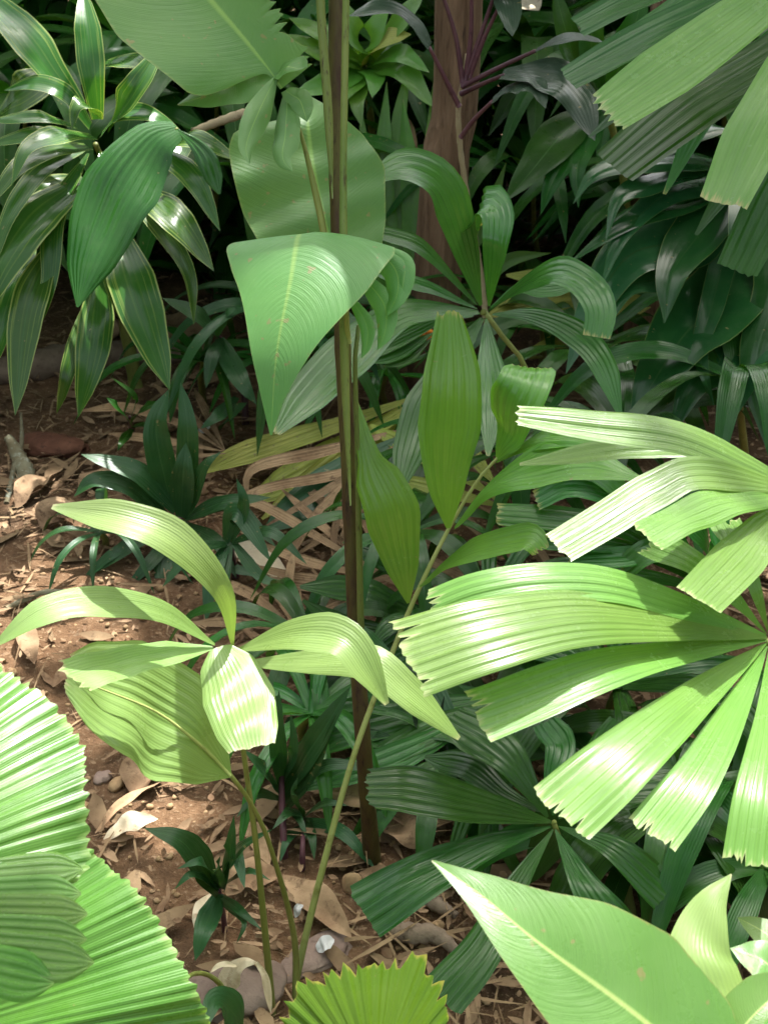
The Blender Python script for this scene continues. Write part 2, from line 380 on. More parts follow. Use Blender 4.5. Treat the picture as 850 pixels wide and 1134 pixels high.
# ------------------------------------------------------------------ ground
def ground_z(x, y):
    return .018 * math.sin(2.1*x + 1.3*y) + .012 * math.sin(5.3*x - 3.1*y + 1) + .006 * math.sin(13*x + 9*y) + .005 * math.sin(-17*x + 15*y + 2)
def make_ground():
    m, nt, N, L = mat_nodes('soil'); b = N['Principled BSDF']
    ob = nd(nt, 'ShaderNodeTexCoord').outputs['Object']
    n1 = noise(nt, ob, 2.2, 6, .6); n2 = noise(nt, ob, 17, 8, .7); n3 = noise(nt, ob, 90, 4, .7)
    c = mixc(nt, ramp(nt, n2, .3, .7), (.13,.07,.035), (.26,.155,.085))
    c = mixc(nt, ramp(nt, n1, .47, .62), c, (.085,.052,.03))
    c = mixc(nt, M(nt, 'MULTIPLY', ramp(nt, n3, .56, .68), .6), c, (.45,.32,.2))
    c = mixc(nt, M(nt, 'MULTIPLY', ramp(nt, n3, .42, .3), .6), c, (.07,.04,.025))
    L.new(c, b.inputs['Base Color']); b.inputs['Roughness'].default_value = .95; b.inputs['Specular IOR Level'].default_value = .15
    h = M(nt, 'ADD', M(nt, 'MULTIPLY', n2, 2.0), n3)
    bp = nd(nt, 'ShaderNodeBump', {'Strength': .9, 'Distance': .012, 'Height': h}); L.new(bp.outputs[0], b.inputs['Normal'])
    s = np.linspace(-1, 1, 141); xs = np.sinh(s * 4.4) / np.sinh(4.4) * 80; 
    V = np.zeros((141, 141, 3)); UV = np.zeros((141, 141, 2))
    for i in range(141):
        for j in range(141):
            x, y = xs[j], xs[i] + 2.2
            V[i, j] = (x, y, ground_z(x, y)); UV[i, j] = (j / 140, i / 140)
    mb = MB(); mb.grid(V, UV); o = mb.build('ground', m); tag(o, kind='structure')
make_ground()

# ------------------------------------------------------------------ trees (trunks in view, unseen shading canopy added overhead later)
def tree(label, px, dbase, wpx, mat):
    """px: pixel path of the trunk from the ground up"""
    b = G(px[0][0], px[0][1])
    root = thing('tree', label, 'tree', b)
    y0 = b[1]; pts = [b - np.array([0, 0, .05])]; rad = [wpx[0] * .5 * axial(b) / FPX * 1.15]
    for (u, v), w in list(zip(px, wpx))[1:]:
        k = (567 - v) / FPX; d = y0 / (CP + k * SP); p = P(u, v, d); pts.append(p); rad.append(w * .5 * d / FPX)
    top = pts[-1] + (pts[-1] - pts[-2]) * 0.2; top[2] = 4.2; pts.append(top); rad.append(rad[-1] * .9)
    mb = MB(); tube(mb, pts, rad, seg=18, n=40, wob=.035)
    tips = []
    for k in range(7):
        a = k * .9 + 2.2 + rng.uniform(-.2, .2); l = rng.uniform(.7, 1.3)
        e = top + np.array([math.cos(a) * l, math.sin(a) * l, rng.uniform(.4, .9)])
        tube(mb, [top - (0, 0, .1), (top + e) / 2 + (0, 0, .15), e], [rad[-1] * .5, rad[-1] * .3, .012], seg=7, n=8)
        tips.append(e)
    part(mb, 'trunk', mat, root)
    return root, top
tree1, top1 = tree('tall brown trunk standing behind the small purple-stemmed plant', [(478, 452), (482, 330), (495, 150), (508, 0)], 0, [50, 46, 58, 62], W['bark'])
tree2, top2 = tree('slim brown trunk at upper right, half hidden behind drooping dark leaves', [(700, 400), (718, 250), (728, 120), (742, 0)], 0, [46, 40, 38, 40], W['bark'])

# ------------------------------------------------------------------ plant builders
def leaf(root, px, d0, d1, w, pr, mat, name='leaf', top=None, **k):
    mb = MB(); bladepx(mb, px, d0, d1, w, pr, **k); return part(mb, name, W[mat], root, top)
def stalk(root, px, d0, d1, r, mat, name='stem', top=None, rings=0, n=14, seg=8, base=None, flat=1.):
    """px path; r in px (list or number)"""
    p = pts_px(px, d0, d1)
    if base is not None: p = [np.array(base) - (0, 0, .01)] + p
    ds = [axial(q) for q in p]; rl = list(r) if hasattr(r, '__len__') else [r] * len(p)
    rr = np.interp(np.linspace(0, 1, len(p)), np.linspace(0, 1, len(rl)), rl) * np.array(ds) / FPX
    mb = MB(); tube(mb, p, rr, seg=seg, n=n, rings=rings, flat=flat); return part(mb, name, W[mat], root, top)

# ---- A: variegated plant, upper left
gA = G(150, 425)
A = thing('variegated_plant', 'large plant at upper left with pale-edged leaves hanging over the litter', 'plant', gA)
hubA = P(106, 160, 3.0)
mb = MB(); tube(mb, [gA - (0, 0, .02), gA + (0, -.05, .3), (gA + hubA) / 2 + (.02, .05, .2), hubA], [.022, .02, .015, .006], rings=2, n=24); part(mb, 'stem', W['stem'], A)
for a in [
 ([(88,118),(62,85),(38,52),(8,18),(-25,-15)], 2.97, 3.05, 50, 'strap', {}),
 ([(108,132),(102,80),(98,40),(92,-12)], 2.95, 2.95, 38, 'strap', dict(fold=.25)),
 ([(120,147),(138,118),(158,86),(181,48)], 2.95, 2.9, 32, 'lance', dict(fold=.25)),
 ([(112,132),(96,116),(84,120),(80,145)], 2.92, 2.8, 22, 'lance', {}),
 ([(82,140),(45,130),(-12,134)], 2.95, 2.85, 17, 'strap', {}),
 ([(80,150),(40,149),(-12,160)], 2.95, 2.85, 20, 'strap', {}),
 ([(104,152),(66,150),(30,165),(13,205)], 2.92, 2.7, 25, 'strap', {}),
 ([(98,163),(60,166),(20,186),(-15,232)], 2.94, 2.7, 26, 'strap', {}),
 ([(178,158),(222,157),(266,179)], 2.98, 2.9, 26, 'lance', {}),
 ([(168,163),(212,196),(244,256)], 3.0, 2.9, 33, 'lance', {}),
 ([(150,203),(194,243),(237,300)], 2.95, 2.85, 46, 'lance', dict(wave=.06)),
 ([(126,240),(150,325),(188,432)], 2.98, 2.9, 66, 'lance', dict(wave=.05)),
 ([(68,255),(32,340),(17,460)], 2.96, 2.85, 46, 'lance', dict(wave=.08)),
 ([(112,290),(104,380),(87,462)], 3.05, 2.98, 48, 'lance', {}),
 ([(92,340),(76,410),(63,458)], 3.1, 3.05, 22, 'lance', {}),
 ([(85,205),(40,240),(5,290),(-20,350)], 2.96, 2.8, 58, 'strap', {}),
 ([(40,270),(10,340),(-10,415)], 3.0, 2.9, 34, 'lance', {}),
 ([(95,200),(50,215),(0,262)], 3.02, 2.95, 40, 'strap', {}),
 ([(62,72),(30,100),(-5,128)], 3.2, 3.2, 48, 'lance', {}),
 ([(108,165),(128,215),(120,300),(132,352)], 3.03, 2.98, 26, 'lance', {}),
 ([(98,170),(62,235),(55,310),(40,372)], 3.0, 2.9, 30, 'lance', {}),
 ([(95,162),(45,190),(10,240),(-8,300)], 2.98, 2.8, 24, 'strap', {}),
 ([(112,150),(135,128),(168,128),(205,150)], 2.98, 2.9, 22, 'strap', {}),
 ([(100,140),(75,105),(40,92),(5,100)], 3.0, 2.95, 22, 'strap', {}),
 ([(112,168),(168,240),(208,300),(215,360)], 3.05, 3.0, 28, 'lance', {}),
 ([(115,70),(150,68),(170,85)], 3.2, 3.1, 30, 'strap', {}),
]: leaf(A, a[0], a[1], a[2], a[3] * .82, a[4], 'var', db=.06, **a[5])
# ringed cane lying across + dark pleated leaflet hanging in front belong to neighbours
gA2 = G(300, 330)
A2 = thing('leaning_cane', 'thin pale ringed cane leaning out behind the large torn leaf', 'plant', gA2)
stalk(A2, [(300, 300), (290, 160), (278, 127), (245, 134), (214, 146)], 3.35, 3.05, [5, 5, 5, 5, 4], 'cane', 'stem', rings=2, n=40)
leaf(A2, [(218,145),(205,160),(190,190)], 3.05, 2.95, 20, 'lance', 'var')
gA3 = G(104, 424)
A3 = thing('pleated_palm', 'dark palm with one wide pleated leaflet drooping over the variegated plant', 'palm', gA3)
stalk(A3, [(104, 330, 3.2), (140, 200, 3.0), (180, 150, 2.8), (196, 143, 2.72)], 3, 2.72, [3, 3, 2], 'stem', 'stem', base=gA3)
leaf(A3, [(196,143),(165,158),(128,215),(102,280),(86,340)], 2.72, 2.62, 84, [(0,.25),(.12,.6),(.4,1),(.6,.88),(.8,.6),(1,.03)], 'dark', pl=9, pa=.14, arch=.25, name='leaflet')
leaf(A3, [(196,143),(225,170),(243,215)], 2.72, 2.75, 24, 'segp', 'dark', pl=3, pa=.3, name='leaflet')

# ---- B: broad-leaved plant with the tall mottled stem
gB = G(413, 962)
B = thing('broad_leaved_plant', 'tall plant with mottled brown-green stem and huge blue-green leaves, one pointing down', 'plant', gB)
stalk(B, [(404, 850), (394, 700), (385, 500), (380, 400), (375, 250), (373, 100), (374, -40), (374, -160)], 1.88, 1.5, [10.5, 9, 9, 9, 8.5, 9, 9.5, 10, 8], 'sheath', 'stem', base=gB, n=60, seg=12, rings=9)
stalk(B, [(388, 560), (384, 470), (381, 380), (380, 200), (382, 60), (384, -60)], 1.68, 1.47, [.8, 4.5, 5.5, 4, 4, 4], 'gsheath', 'sheath')
stalk(B, [(368, 220), (363, 120), (357, 40), (353, -30), (349, -120)], 1.6, 1.5, [.8, 5, 5, 5, 4], 'gsheath', 'leaf_stalk')
stalk(B, [(402, 800), (399, 680), (396, 520), (393, 400), (397, 360)], 1.86, 1.62, [3, 4, 3.5, 3, 2.5], 'gsheath', 'leaf_stalk')
# leaf 1 top left, torn
l1 = stalk(B, [(362, 280), (354, 235), (336, 158), (322, 112)], 1.66, 1.62, [4, 4, 2.6, .8], 'stem', 'leaf_stalk')
mb = MB()
bladepx(mb, [(312,98),(282,56),(236,0),(180,-70),(110,-150)], 1.62, 1.6, 0, wl=[(0,2),(.09,4),(.115,72),(.16,92),(.4,112),(.6,100),(.85,50),(1,2)], wr=[(0,40),(.06,50),(.12,44),(.2,50),(.3,60),(.5,78),(.8,50),(1,2)], db=.03, fold=.1, n=150, wave=.05, rag=.55)
bladepx(mb, [(300,72),(255,95),(197,116)], 1.62, 1.57, 44, [(0,.6),(.2,1),(.5,.8),(.8,.4),(1,.03)], fold=.0, arch=.2)
bladepx(mb, [(306,84),(286,125),(273,160),(276,182)], 1.61, 1.52, 30, 'lance', arch=.4, tilt=20)
bladepx(mb, [(318,105),(316,150),(313,175),(324,190)], 1.62, 1.55, 30, 'strap', arch=.4, tilt=-20, tip=.2)
bladepx(mb, [(316,100),(332,112),(340,135)], 1.62, 1.6, 26, 'strap', tip=.2)
bladepx(mb, [(305,82),(322,76),(340,74)], 1.62, 1.58, 26, 'strap', tip=.15)
part(mb, 'leaf', W['ban'], B)
# leaf 2 upright behind the stem
mb = MB()
bladepx(mb, [(372,300),(358,240),(346,180),(338,104)], 1.95, 2.0, 0, wl=[(0,40),(.15,72),(.4,86),(.7,90),(.8,80),(.86,24),(1,1)], wr=[(0,50),(.2,66),(.5,78),(.75,60),(.9,28),(1,1)], cw=.8, fold=.1, n=40)
part(mb, 'leaf', W['ban'], B)
# leaf 3 hanging towards us
stalk(B, [(386, 380), (378, 320), (352, 285), (336, 268)], 1.62, 1.52, [3, 3, 3, 2.5], 'stem', 'leaf_stalk')
mb = MB()
bladepx(mb, [(348,306,1.61),(337,274,1.55),(330,266,1.50),(321,310,1.45),(306,390,1.42),(300,482,1.43)], 0, 0, 0,
  wl=[(0,8),(.12,60),(.24,102),(.34,107),(.5,86),(.7,46),(.9,11),(1,1)], wr=[(0,8),(.12,42),(.24,68),(.32,80),(.45,68),(.65,42),(.85,18),(.95,7),(1,1)], hint=(0,.6,.8), transport=True, comp=False, fold=.0, arch=.08, n=70, wave=.04)
SHADE.extend([p for p in SHADE[-40:] for _ in range(14)])
for q, w_ in (([(405,272),(436,296),(440,325),(428,350)], 30), ([(395,300),(424,335),(427,365),(418,388)], 26), ([(388,330),(405,358),(406,380),(400,397)], 17), ([(425,275),(447,290),(446,318),(438,345)], 22)):
    bladepx(mb, q, 1.52, 1.5, w_, 'strap', arch=.3, tilt=-15)
part(mb, 'leaf', W['ban'], B)
# far leaf on top of the stem (out of the frame)
for q in ([(374,-150),(330,-300),(180,-430)], [(376,-150),(450,-330),(600,-420)]): leaf(B, q, 1.5, 1.4, 150, 'ov', 'ban')

# ---- D: purple-stemmed cordyline before the trunk
gD = G(545, 470)
D = thing('purple_stemmed_plant', 'slender plant with purple leaf stalks in front of the brown trunk', 'plant', gD)
stalk(D, [(540, 380), (530, 290), (519, 230), (510, 170), (507, 122), (512, 92), (517, 60)], 3.25, 2.85, [4, 4, 3.6, 3.3, 3, 3, 2], 'cane', 'stem', base=gD, rings=2, n=60)
for pp, lp, w_ in [
 ([(508,118),(490,82),(475,52)], [(475,52),(455,25),(430,12),(386,18)], 27),
 ([(512,92),(504,40),(488,-10)], [(488,-10),(470,-40),(440,-60)], 30),
 ([(515,88),(521,40),(522,-10)], [(522,-10),(530,-50),(560,-80)], 34),
 ([(519,86),(536,42),(553,6)], [(553,6),(563,-20),(580,-40)], 30),
 ([(511,96),(550,76),(593,56)], [(593,56),(622,44),(645,43),(668,47)], 16),
 ([(510,104),(536,92),(558,83)], [(555,84),(600,84),(638,110),(658,156)], 42),
 ([(510,152),(525,132),(545,112)], [(545,112),(570,96),(592,98),(604,120)], 24),
 ([(514,90),(535,30),(552,-20)], [(550,-20),(562,5),(567,40)], 28)]:
    s_ = stalk(D, pp, 2.85, 2.75, [3.2, 2.6, 2], 'psh', 'leaf_stalk')
    leaf(s_, lp, 2.75, 2.65, w_, 'strap', 'purp', top=D, cw=.25, wave=.08, name='blade')

# ---- E: dark fan palm in the middle
gE = G(640, 590)
E = thing('fan_palm', 'mid-green palm frond at centre, narrow leaflets bending over from one point', 'palm', gE)
fr = stalk(E, [(625, 520), (583, 410), (560, 378), (536, 345)], 2.6, 2.3, [4, 3, 3, 3], 'rach', 'frond', base=gE)
for a in [
 ([(532,338),(513,272),(492,212),(467,190),(436,189),(404,208)], 2.3, 2.05, 46, [(0,.08),(.25,.6),(.5,1),(.75,.85),(1,.03)], dict(db=.0)),
 ([(541,339),(548,276),(551,242),(542,228),(528,236),(524,264)], 2.3, 2.3, 40, 'seg', dict(db=.12)),
 ([(528,338),(471,279),(432,262),(392,255)], 2.3, 2.15, 18, 'segp', {}),
 ([(528,342),(481,322),(446,312),(405,298)], 2.3, 2.2, 16, 'segp', {}),
 ([(530,346),(471,345),(430,357),(370,410),(306,480)], 2.3, 1.95, 54, [(0,.08),(.25,.5),(.6,1),(.85,.8),(1,.15)], dict(tip=.3)),
 ([(524,350),(478,354),(410,390)], 2.32, 2.2, 22, 'segp', {}),
 ([(541,343),(583,315),(619,302),(650,318),(664,345),(660,374)], 2.3, 2.05, 38, 'seg', dict(db=.05)),
 ([(545,348),(590,350),(633,368),(665,402),(687,462)], 2.3, 2.1, 32, 'segp', dict(db=.05)),
 ([(538,352),(541,389),(545,435),(540,505)], 2.3, 2.0, 34, 'segp', dict(db=.05)),
 ([(532,352),(508,385),(470,450),(440,548)], 2.3, 2.1, 44, 'segp', {}),
 ([(536,352),(522,372),(508,400)], 2.3, 2.2, 14, 'segp', {}),
 ([(543,340),(575,320),(600,322),(640,318)], 2.33, 2.3, 18, 'segp', {}),
]: leaf(fr, a[0], a[1], a[2], a[3], a[4], 'fanm', name='leaflet', top=E, pl=6, pa=.2, **a[5])
mb = MB(); lump(mb, P(535, 346, 2.30), .006, rough=.2); part(mb, 'hub', W['stem'], fr, E)

# ---- F: pinnate palm seedling across the centre
gF = G(324, 1098)
F = thing('palm_seedling', 'young palm at centre whose long slanting yellow-green stalk carries six broad leaflets', 'palm', gF)
fr = stalk(F, [(345, 1010), (390, 842), (440, 708), (467, 645), (498, 583), (530, 530), (556, 502), (582, 476)], 1.8, 1.78, [4, 4, 3.6, 3.2, 3, 2.6, 2, 1.5], 'rach', 'frond', base=gF, n=40)
for a in [
 ([(452,668),(436,580),(408,505),(395,446)], 1.77, 1.7, 62, [(0,.05),(.2,.6),(.45,1),(.66,.8),(.72,.45),(1,.05)], dict(fold=.15)),
 ([(496,585),(494,520),(500,430),(498,348)], 1.77, 1.68, 70, [(0,.06),(.2,.55),(.5,1),(.75,.9),(1,.4)], dict(tip=.25)),
 ([(550,508,1.78),(564,470,1.74),(580,432,1.72),(588,410,1.76)], 1.78, 1.76, 60, [(0,.06),(.3,.7),(.6,1),(.88,.95),(1,.7)], dict(tip=.04)),
 ([(503,585),(556,536),(627,514),(708,530)], 1.77, 1.62, 46, 'segp', {}),
 ([(464,650),(521,613),(581,596),(598,607)], 1.77, 1.62, 36, [(0,.05),(.2,.6),(.5,1),(.9,.9),(1,.7)], dict(tip=.3)),
 ([(549,512),(600,490),(650,482),(690,486)], 1.78, 1.68, 32, 'segp', {}),
]: leaf(fr, a[0], a[1], a[2], a[3], a[4], 'frond', name='leaflet', top=F, pl=6, pa=.2, und=.16, cw=.28, db=.03, **a[5])

# ---- G: pale sunlit palm seedling, left
gG = G(302, 1132)
Gp = thing('palm_seedling', 'small pale sunlit palm at left with arching pointed leaflets over bare soil', 'palm', gG)
fr = stalk(Gp, [(298, 1080), (284, 940), (272, 850), (262, 780), (246, 716)], 1.72, 1.44, [4.5, 4, 3.5, 3, 2.5], 'stem', 'frond', base=gG, n=24)
for a in [
 ([(258,716),(247,656),(198,600),(141,575),(58,561)], 1.44, 1.36, 44, 'segp', dict(db=.05)),
 ([(238,714),(176,677),(102,668),(46,680),(-6,715)], 1.44, 1.28, 38, 'segp', dict(db=.02)),
 ([(236,717),(169,727),(113,741),(82,750)], 1.44, 1.3, 40, [(0,.08),(.3,.7),(.7,.9),(1,1.0)], dict(tip=.35)),
 ([(244,716),(262,762),(279,828)], 1.42, 1.32, 80, [(0,.3),(.15,.75),(.5,1),(.85,.85),(1,.65)], dict(tip=.05, arch=.25)),
 ([(262,720),(326,703),(379,708),(408,745),(428,780)], 1.44, 1.34, 46, 'segp', dict(db=.03)),
 ([(262,735),(343,733),(407,733),(450,765),(508,818)], 1.46, 1.38, 42, 'segp', dict(db=.03)),
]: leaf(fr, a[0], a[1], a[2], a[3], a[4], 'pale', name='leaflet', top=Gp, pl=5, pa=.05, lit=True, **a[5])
fr = stalk(Gp, [(326, 1040), (300, 940), (278, 890), (255, 858)], 1.76, 1.52, [4, 3.5, 3, 2.5], 'stem', 'frond', base=G(326, 1120), n=20)
leaf(fr, [(256,860),(226,829),(176,790),(120,765),(72,748)], 1.52, 1.4, 0, None, 'pale', name='blade', top=Gp, wl=[(0,1),(.15,34),(.4,62),(.7,66),(.9,50),(1,22)], wr=[(0,1),(.15,24),(.4,52),(.7,58),(.9,42),(1,20)], pl=12, pa=.14, fold=.15, tip=.08, lit=True)

stalk(fr, [(255,859,1.52),(226,829,1.49),(176,790,1.44),(120,766,1.40),(84,752,1.395)], 1.5, 1.4, [2, 1.8, 1.4, .8], 'rach', 'midrib', top=Gp)
# ---- H / I: big sunlit fan palm at the right edge
gH = G(1010, 1060)
H = thing('fan_palm', 'large sunlit fan palm at the right edge with blunt-ended split leaflets', 'palm', gH)
fr = stalk(H, [(960, 980), (900, 800), (851, 709)], 1.5, 1.36, [6, 5, 4], 'rach', 'frond', base=gH)
for a in [
 ([(848,704),(760,672),(680,648),(600,645),(530,655),(478,674)], 1.37, 1.22, 46, [(0,.06),(.3,.55),(.6,.9),(1,.95)], 5, .2, False),
 ([(848,706),(740,690),(640,684),(540,702),(450,730)], 1.36, 1.14, 92, 'wedge', 9, .1, True),
 ([(848,709),(750,722),(650,748),(528,794)], 1.36, 1.14, 62, 'wedge', 6, .12, True),
 ([(848,712),(780,765),(700,832),(618,905)], 1.36, 1.1, 80, 'wedge', 8, .12, True),
 ([(849,715),(810,790),(770,860),(722,924)], 1.36, 1.1, 60, 'wedge', 6, .18, True),
 ([(852,716),(850,800),(838,880),(828,955)], 1.36, 1.1, 56, 'wedge', 6, .2, True),
 ([(848,702),(810,660),(770,625),(720,600)], 1.38, 1.4, 34, 'wedge', 4, .15, False),
 ([(850,700),(835,650),(820,610),(800,575)], 1.39, 1.45, 34, 'wedge', 4, .15, False),
 ([(852,700),(860,640),(870,580)], 1.39, 1.45, 40, 'wedge', 4, .15, False),
 ([(855,716),(900,790),(930,880)], 1.36, 1.15, 70, 'wedge', 6, .15, True),
 ([(855,710),(940,740),(1020,800)], 1.36, 1.2, 80, 'wedge', 6, .15, True),
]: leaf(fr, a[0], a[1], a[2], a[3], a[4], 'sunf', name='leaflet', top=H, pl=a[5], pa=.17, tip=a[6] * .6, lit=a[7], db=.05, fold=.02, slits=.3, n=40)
fr = stalk(H, [(1000, 900), (960, 680), (895, 545)], 1.6, 1.42, [6, 5, 4], 'rach', 'frond', base=gH)
for a in [
 ([(890,545),(820,512),(748,483),(656,471),(573,460)], 1.42, 1.4, 40, [(0,.1),(.3,.8),(.6,1),(.85,.8),(1,.55)], 5, .2, True),
 ([(890,545),(779,523),(726,541),(670,575),(618,606)], 1.41, 1.28, 46, [(0,.06),(.3,.7),(.6,.95),(1,.85)], 5, .15, True),
 ([(888,547),(810,554),(765,570),(716,594)], 1.41, 1.26, 46, [(0,.06),(.3,.6),(.6,.9),(1,.85)], 5, .15, True),
 ([(885,548),(850,580),(815,622),(772,666)], 1.41, 1.24, 62, [(0,.06),(.3,.6),(.6,.9),(1,.85)], 6, .1, True),
 ([(890,548),(800,505),(700,495),(575,514)], 1.46, 1.5, 26, 'segp', 3, .1, False),
 ([(900,540),(930,440),(960,360)], 1.42, 1.4, 60, 'wedge', 5, .15, True),
 ([(898,550),(930,620),(960,690)], 1.42, 1.3, 60, 'wedge', 5, .15, True),
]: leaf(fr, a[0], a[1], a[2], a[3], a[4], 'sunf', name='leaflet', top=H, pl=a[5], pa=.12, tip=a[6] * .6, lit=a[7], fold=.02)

# ---- J: dark low fan palm below it
gJ = G(650, 1035)
J = thing('fan_palm', 'low dark green fan palm spreading over the litter beneath the big sunlit frond', 'palm', gJ)
fr = stalk(J, [(640, 990), (613, 912)], 1.98, 1.82, [4, 3], 'stem', 'frond', base=gJ)
for a in [
 ([(610,910),(521,890),(451,876),(410,874)], 1.82, 1.7, 52, 'seg', .3),
 ([(610,915),(540,936),(470,970),(402,1010)], 1.82, 1.66, 62, 'wedge', .06),
 ([(612,918),(572,980),(535,1050),(488,1106)], 1.82, 1.6, 54, 'wedge', .08),
 ([(614,918),(640,968),(664,1005),(690,1040)], 1.82, 1.7, 50, 'wedge', .1),
 ([(606,905),(580,862),(550,826),(500,796)], 1.84, 1.9, 50, 'seg', .1),
 ([(612,903),(612,862),(620,826),(604,800)], 1.84, 1.92, 36, 'seg', .1),
 ([(618,906),(680,880),(740,872),(792,880)], 1.84, 1.85, 40, 'seg', .1),
 ([(618,903),(655,850),(690,800)], 1.86, 1.95, 40, 'seg', .1),
 ([(606,900),(560,880),(520,850),(470,838)], 1.86, 1.95, 34, 'segp', .1),
 ([(618,915),(680,940),(735,990)], 1.82, 1.75, 44, 'wedge', .1),
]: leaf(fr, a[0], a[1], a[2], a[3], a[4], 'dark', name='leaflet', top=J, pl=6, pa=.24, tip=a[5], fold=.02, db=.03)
mb = MB(); lump(mb, P(613, 911, 1.82), .004, rough=.2); part(mb, 'hub', W['stem'], fr, J)

# ---- K: bright pleated fans at lower left
gK = G(-420, 1120)
K = thing('pleated_fan_palm', 'bright green palm at lower left with two large round pleated fan leaves', 'palm', gK)
fr = stalk(K, [(-400, 1100), (-345, 1078)], 1.3, .98, [6, 5], 'rach', 'frond', base=gK)
mb = MB(); fan(mb, (-330, 1075, .98), [(-140,640,1.2),(-60,690,1.2),(0,735,1.2),(50,776,1.18),(86,820,1.16),(94,870,1.13),(96,930,1.1),(88,968,1.07),(40,1000,1.04)], 34, pa=.17, teeth=.011, dome=.07, lit=True)
part(mb, 'blade', W['pleat'], fr, K)
for k_, (a, b, w_) in enumerate([(92, 962, 46), (90, 990, 44), (97, 1012, 44), (96, 1040, 46), (104, 1066, 52), (60, 1088, 56), (0, 1108, 60), (-60, 1130, 60)]):
    dd = 1.07 - .022 * k_
    leaf(fr, [(-330, 1075, .98), (-200, 1075 + (b - 1075) * .35 - 22, dd - .02), (-60, 1075 + (b - 1075) * .7 - 20, dd - .03), (a, b, dd)], dd, dd, w_, [(0,.03),(.4,.45),(.75,.85),(.93,1),(.975,.55),(1,.06)], 'pleat', name='segment', top=K, pl=5, pa=.34, tip=.35, fold=.05, und=.05, n=44)
    if k_ in (1, 2, 4, 5, 6): SHADE.extend([p for p in SHADE[-24:] for _ in range(8)])
fr = stalk(K, [(-330, 1200), (-240, 1195)], 1.3, 1.22, [6, 5], 'rach', 'frond', base=gK)
mb = MB(); fan(mb, (-230, 1190, 1.2), [(-60,850,1.3),(20,885,1.3),(85,932,1.3),(120,962,1.3),(152,990,1.29),(178,1028,1.28),(200,1066,1.27),(218,1100,1.26),(234,1150,1.25),(240,1230,1.22),(200,1320,1.2)], 44, pa=.17, teeth=.01, dome=.06, lit=True)
part(mb, 'blade', W['pleat'], fr, K)

# ---- L: small toothed fan at the bottom
gL = G(420, 1260)
Lp = thing('pleated_fan_palm', 'small glowing yellow-green toothed fan leaf at the bottom edge', 'palm', gL)
fr = stalk(Lp, [(418, 1250), (416, 1200)], 1.45, 1.3, [4, 3], 'rach', 'frond', base=gL)
mb = MB(); fan(mb, (416, 1195, 1.3), [(318,1150,1.3),(326,1104,1.32),(352,1088,1.33),(398,1078,1.34),(432,1074,1.35),(462,1066,1.35),(474,1090,1.33),(488,1108,1.31),(492,1150,1.28)], 16, pa=.25, teeth=.1, dome=.04, lit=True)
part(mb, 'blade', W['glow'], fr, Lp)

# ---- M: ginger-like plant at lower right, close to the camera
gM = G(900, 1400)
Mp = thing('ginger_plant', 'plant at lower right corner with one big bright pointed leaf aimed left', 'plant', gM)
stalk(Mp, [(860, 1330), (835, 1240), (826, 1190)], 1.1, .93, [8, 7, 5], 'stem', 'stem', base=gM)
leaf(Mp, [(826,1208),(719,1136),(596,1046),(530,990),(478,953)], .92, .98, 0, None, 'ging', wl=[(0,10),(.15,70),(.35,80),(.55,58),(.75,30),(.9,11),(1,1)], wr=[(0,10),(.12,66),(.35,92),(.55,76),(.75,42),(.9,14),(1,1)], fold=.12, wave=.05, n=50, lit=True, cw=.5, db=.02)
leaf(Mp, [(826,1190),(800,1120),(776,1060),(785,1005),(809,968)], .98, 1.08, 78, [(0,.3),(.25,.8),(.5,1),(.75,.6),(1,.02)], 'pale', lit=True, cw=.1, tilt=-8, arch=.3)
leaf(Mp, [(880,1062),(845,1032),(816,1016)], 1.08, 1.12, 32, 'ov', 'ging', lit=True)
leaf(Mp, [(900,1110),(850,1068),(808,1050)], 1.02, 1.06, 52, 'ov', 'ging', lit=True, cw=.3)
leaf(Mp, [(800,1165),(840,1118),(890,1075)], .98, 1.0, 66, 'ov', 'ging', lit=True)
leaf(Mp, [(830,1195),(900,1160),(960,1150)], .95, .95, 90, 'ov', 'ging', lit=True)

# ---- N: drooping pale seedling at the bottom
gN = G(272, 1150)
Np = thing('seedling', 'pale drooping two-leaved seedling on a hooked stalk at the bottom left', 'plant', gN)
stalk(Np, [(262, 1120), (240, 1086), (216, 1078), (190, 1096)], 1.6, 1.45, [4, 3.5, 3, 2.5], 'stem', 'stem', base=gN, n=24)
leaf(Np, [(191,1096),(168,1112),(142,1145),(130,1180)], 1.45, 1.4, 40, 'ov', 'pale', lit=True)
leaf(Np, [(191,1096),(204,1125),(214,1165)], 1.45, 1.42, 34, 'ov', 'pale', lit=True)
leaf(Np, [(268,1140),(252,1112),(236,1110),(228,1140)], 1.55, 1.45, 30, 'ov', 'slate')

# ---- small dark-leaved seedlings
def seedling(label, base, top_px, d, leaves, mat='slate', stem='psh', name='seedling', r=(4, 3, 2)):
    b = G(*base); o = thing(name, label, 'plant', b, None)
    stalk(o, top_px, axial(b) - .03, d, list(r), stem, 'stem', base=b)
    for px, w_, *k in leaves: leaf(o, px, d, d - .1, w_, 'strap', mat, **(k[0] if k else dict(db=.03)))
    return o
seedling('small blue-green seedling on red soil left of two thin stalks', (250, 1048), [(248,1020),(243,985)], 1.8, [
 ([(242,988),(205,935),(160,917)], 30), ([(242,990),(226,1030),(216,1064)], 26), ([(248,985),(255,940),(259,903)], 17), ([(246,975),(265,940),(302,918)], 12),
 ([(250,965),(262,950),(271,984)], 16), ([(241,985),(214,968),(193,985)], 12), ([(245,992),(265,1008),(290,1030)], 11), ([(240,982),(225,955),(196,962)], 13), ([(246,985),(240,965),(244,948)], 15), ([(248,980),(275,965),(300,975)], 10), ([(246,1000),(270,1020),(262,1045)], 9)])
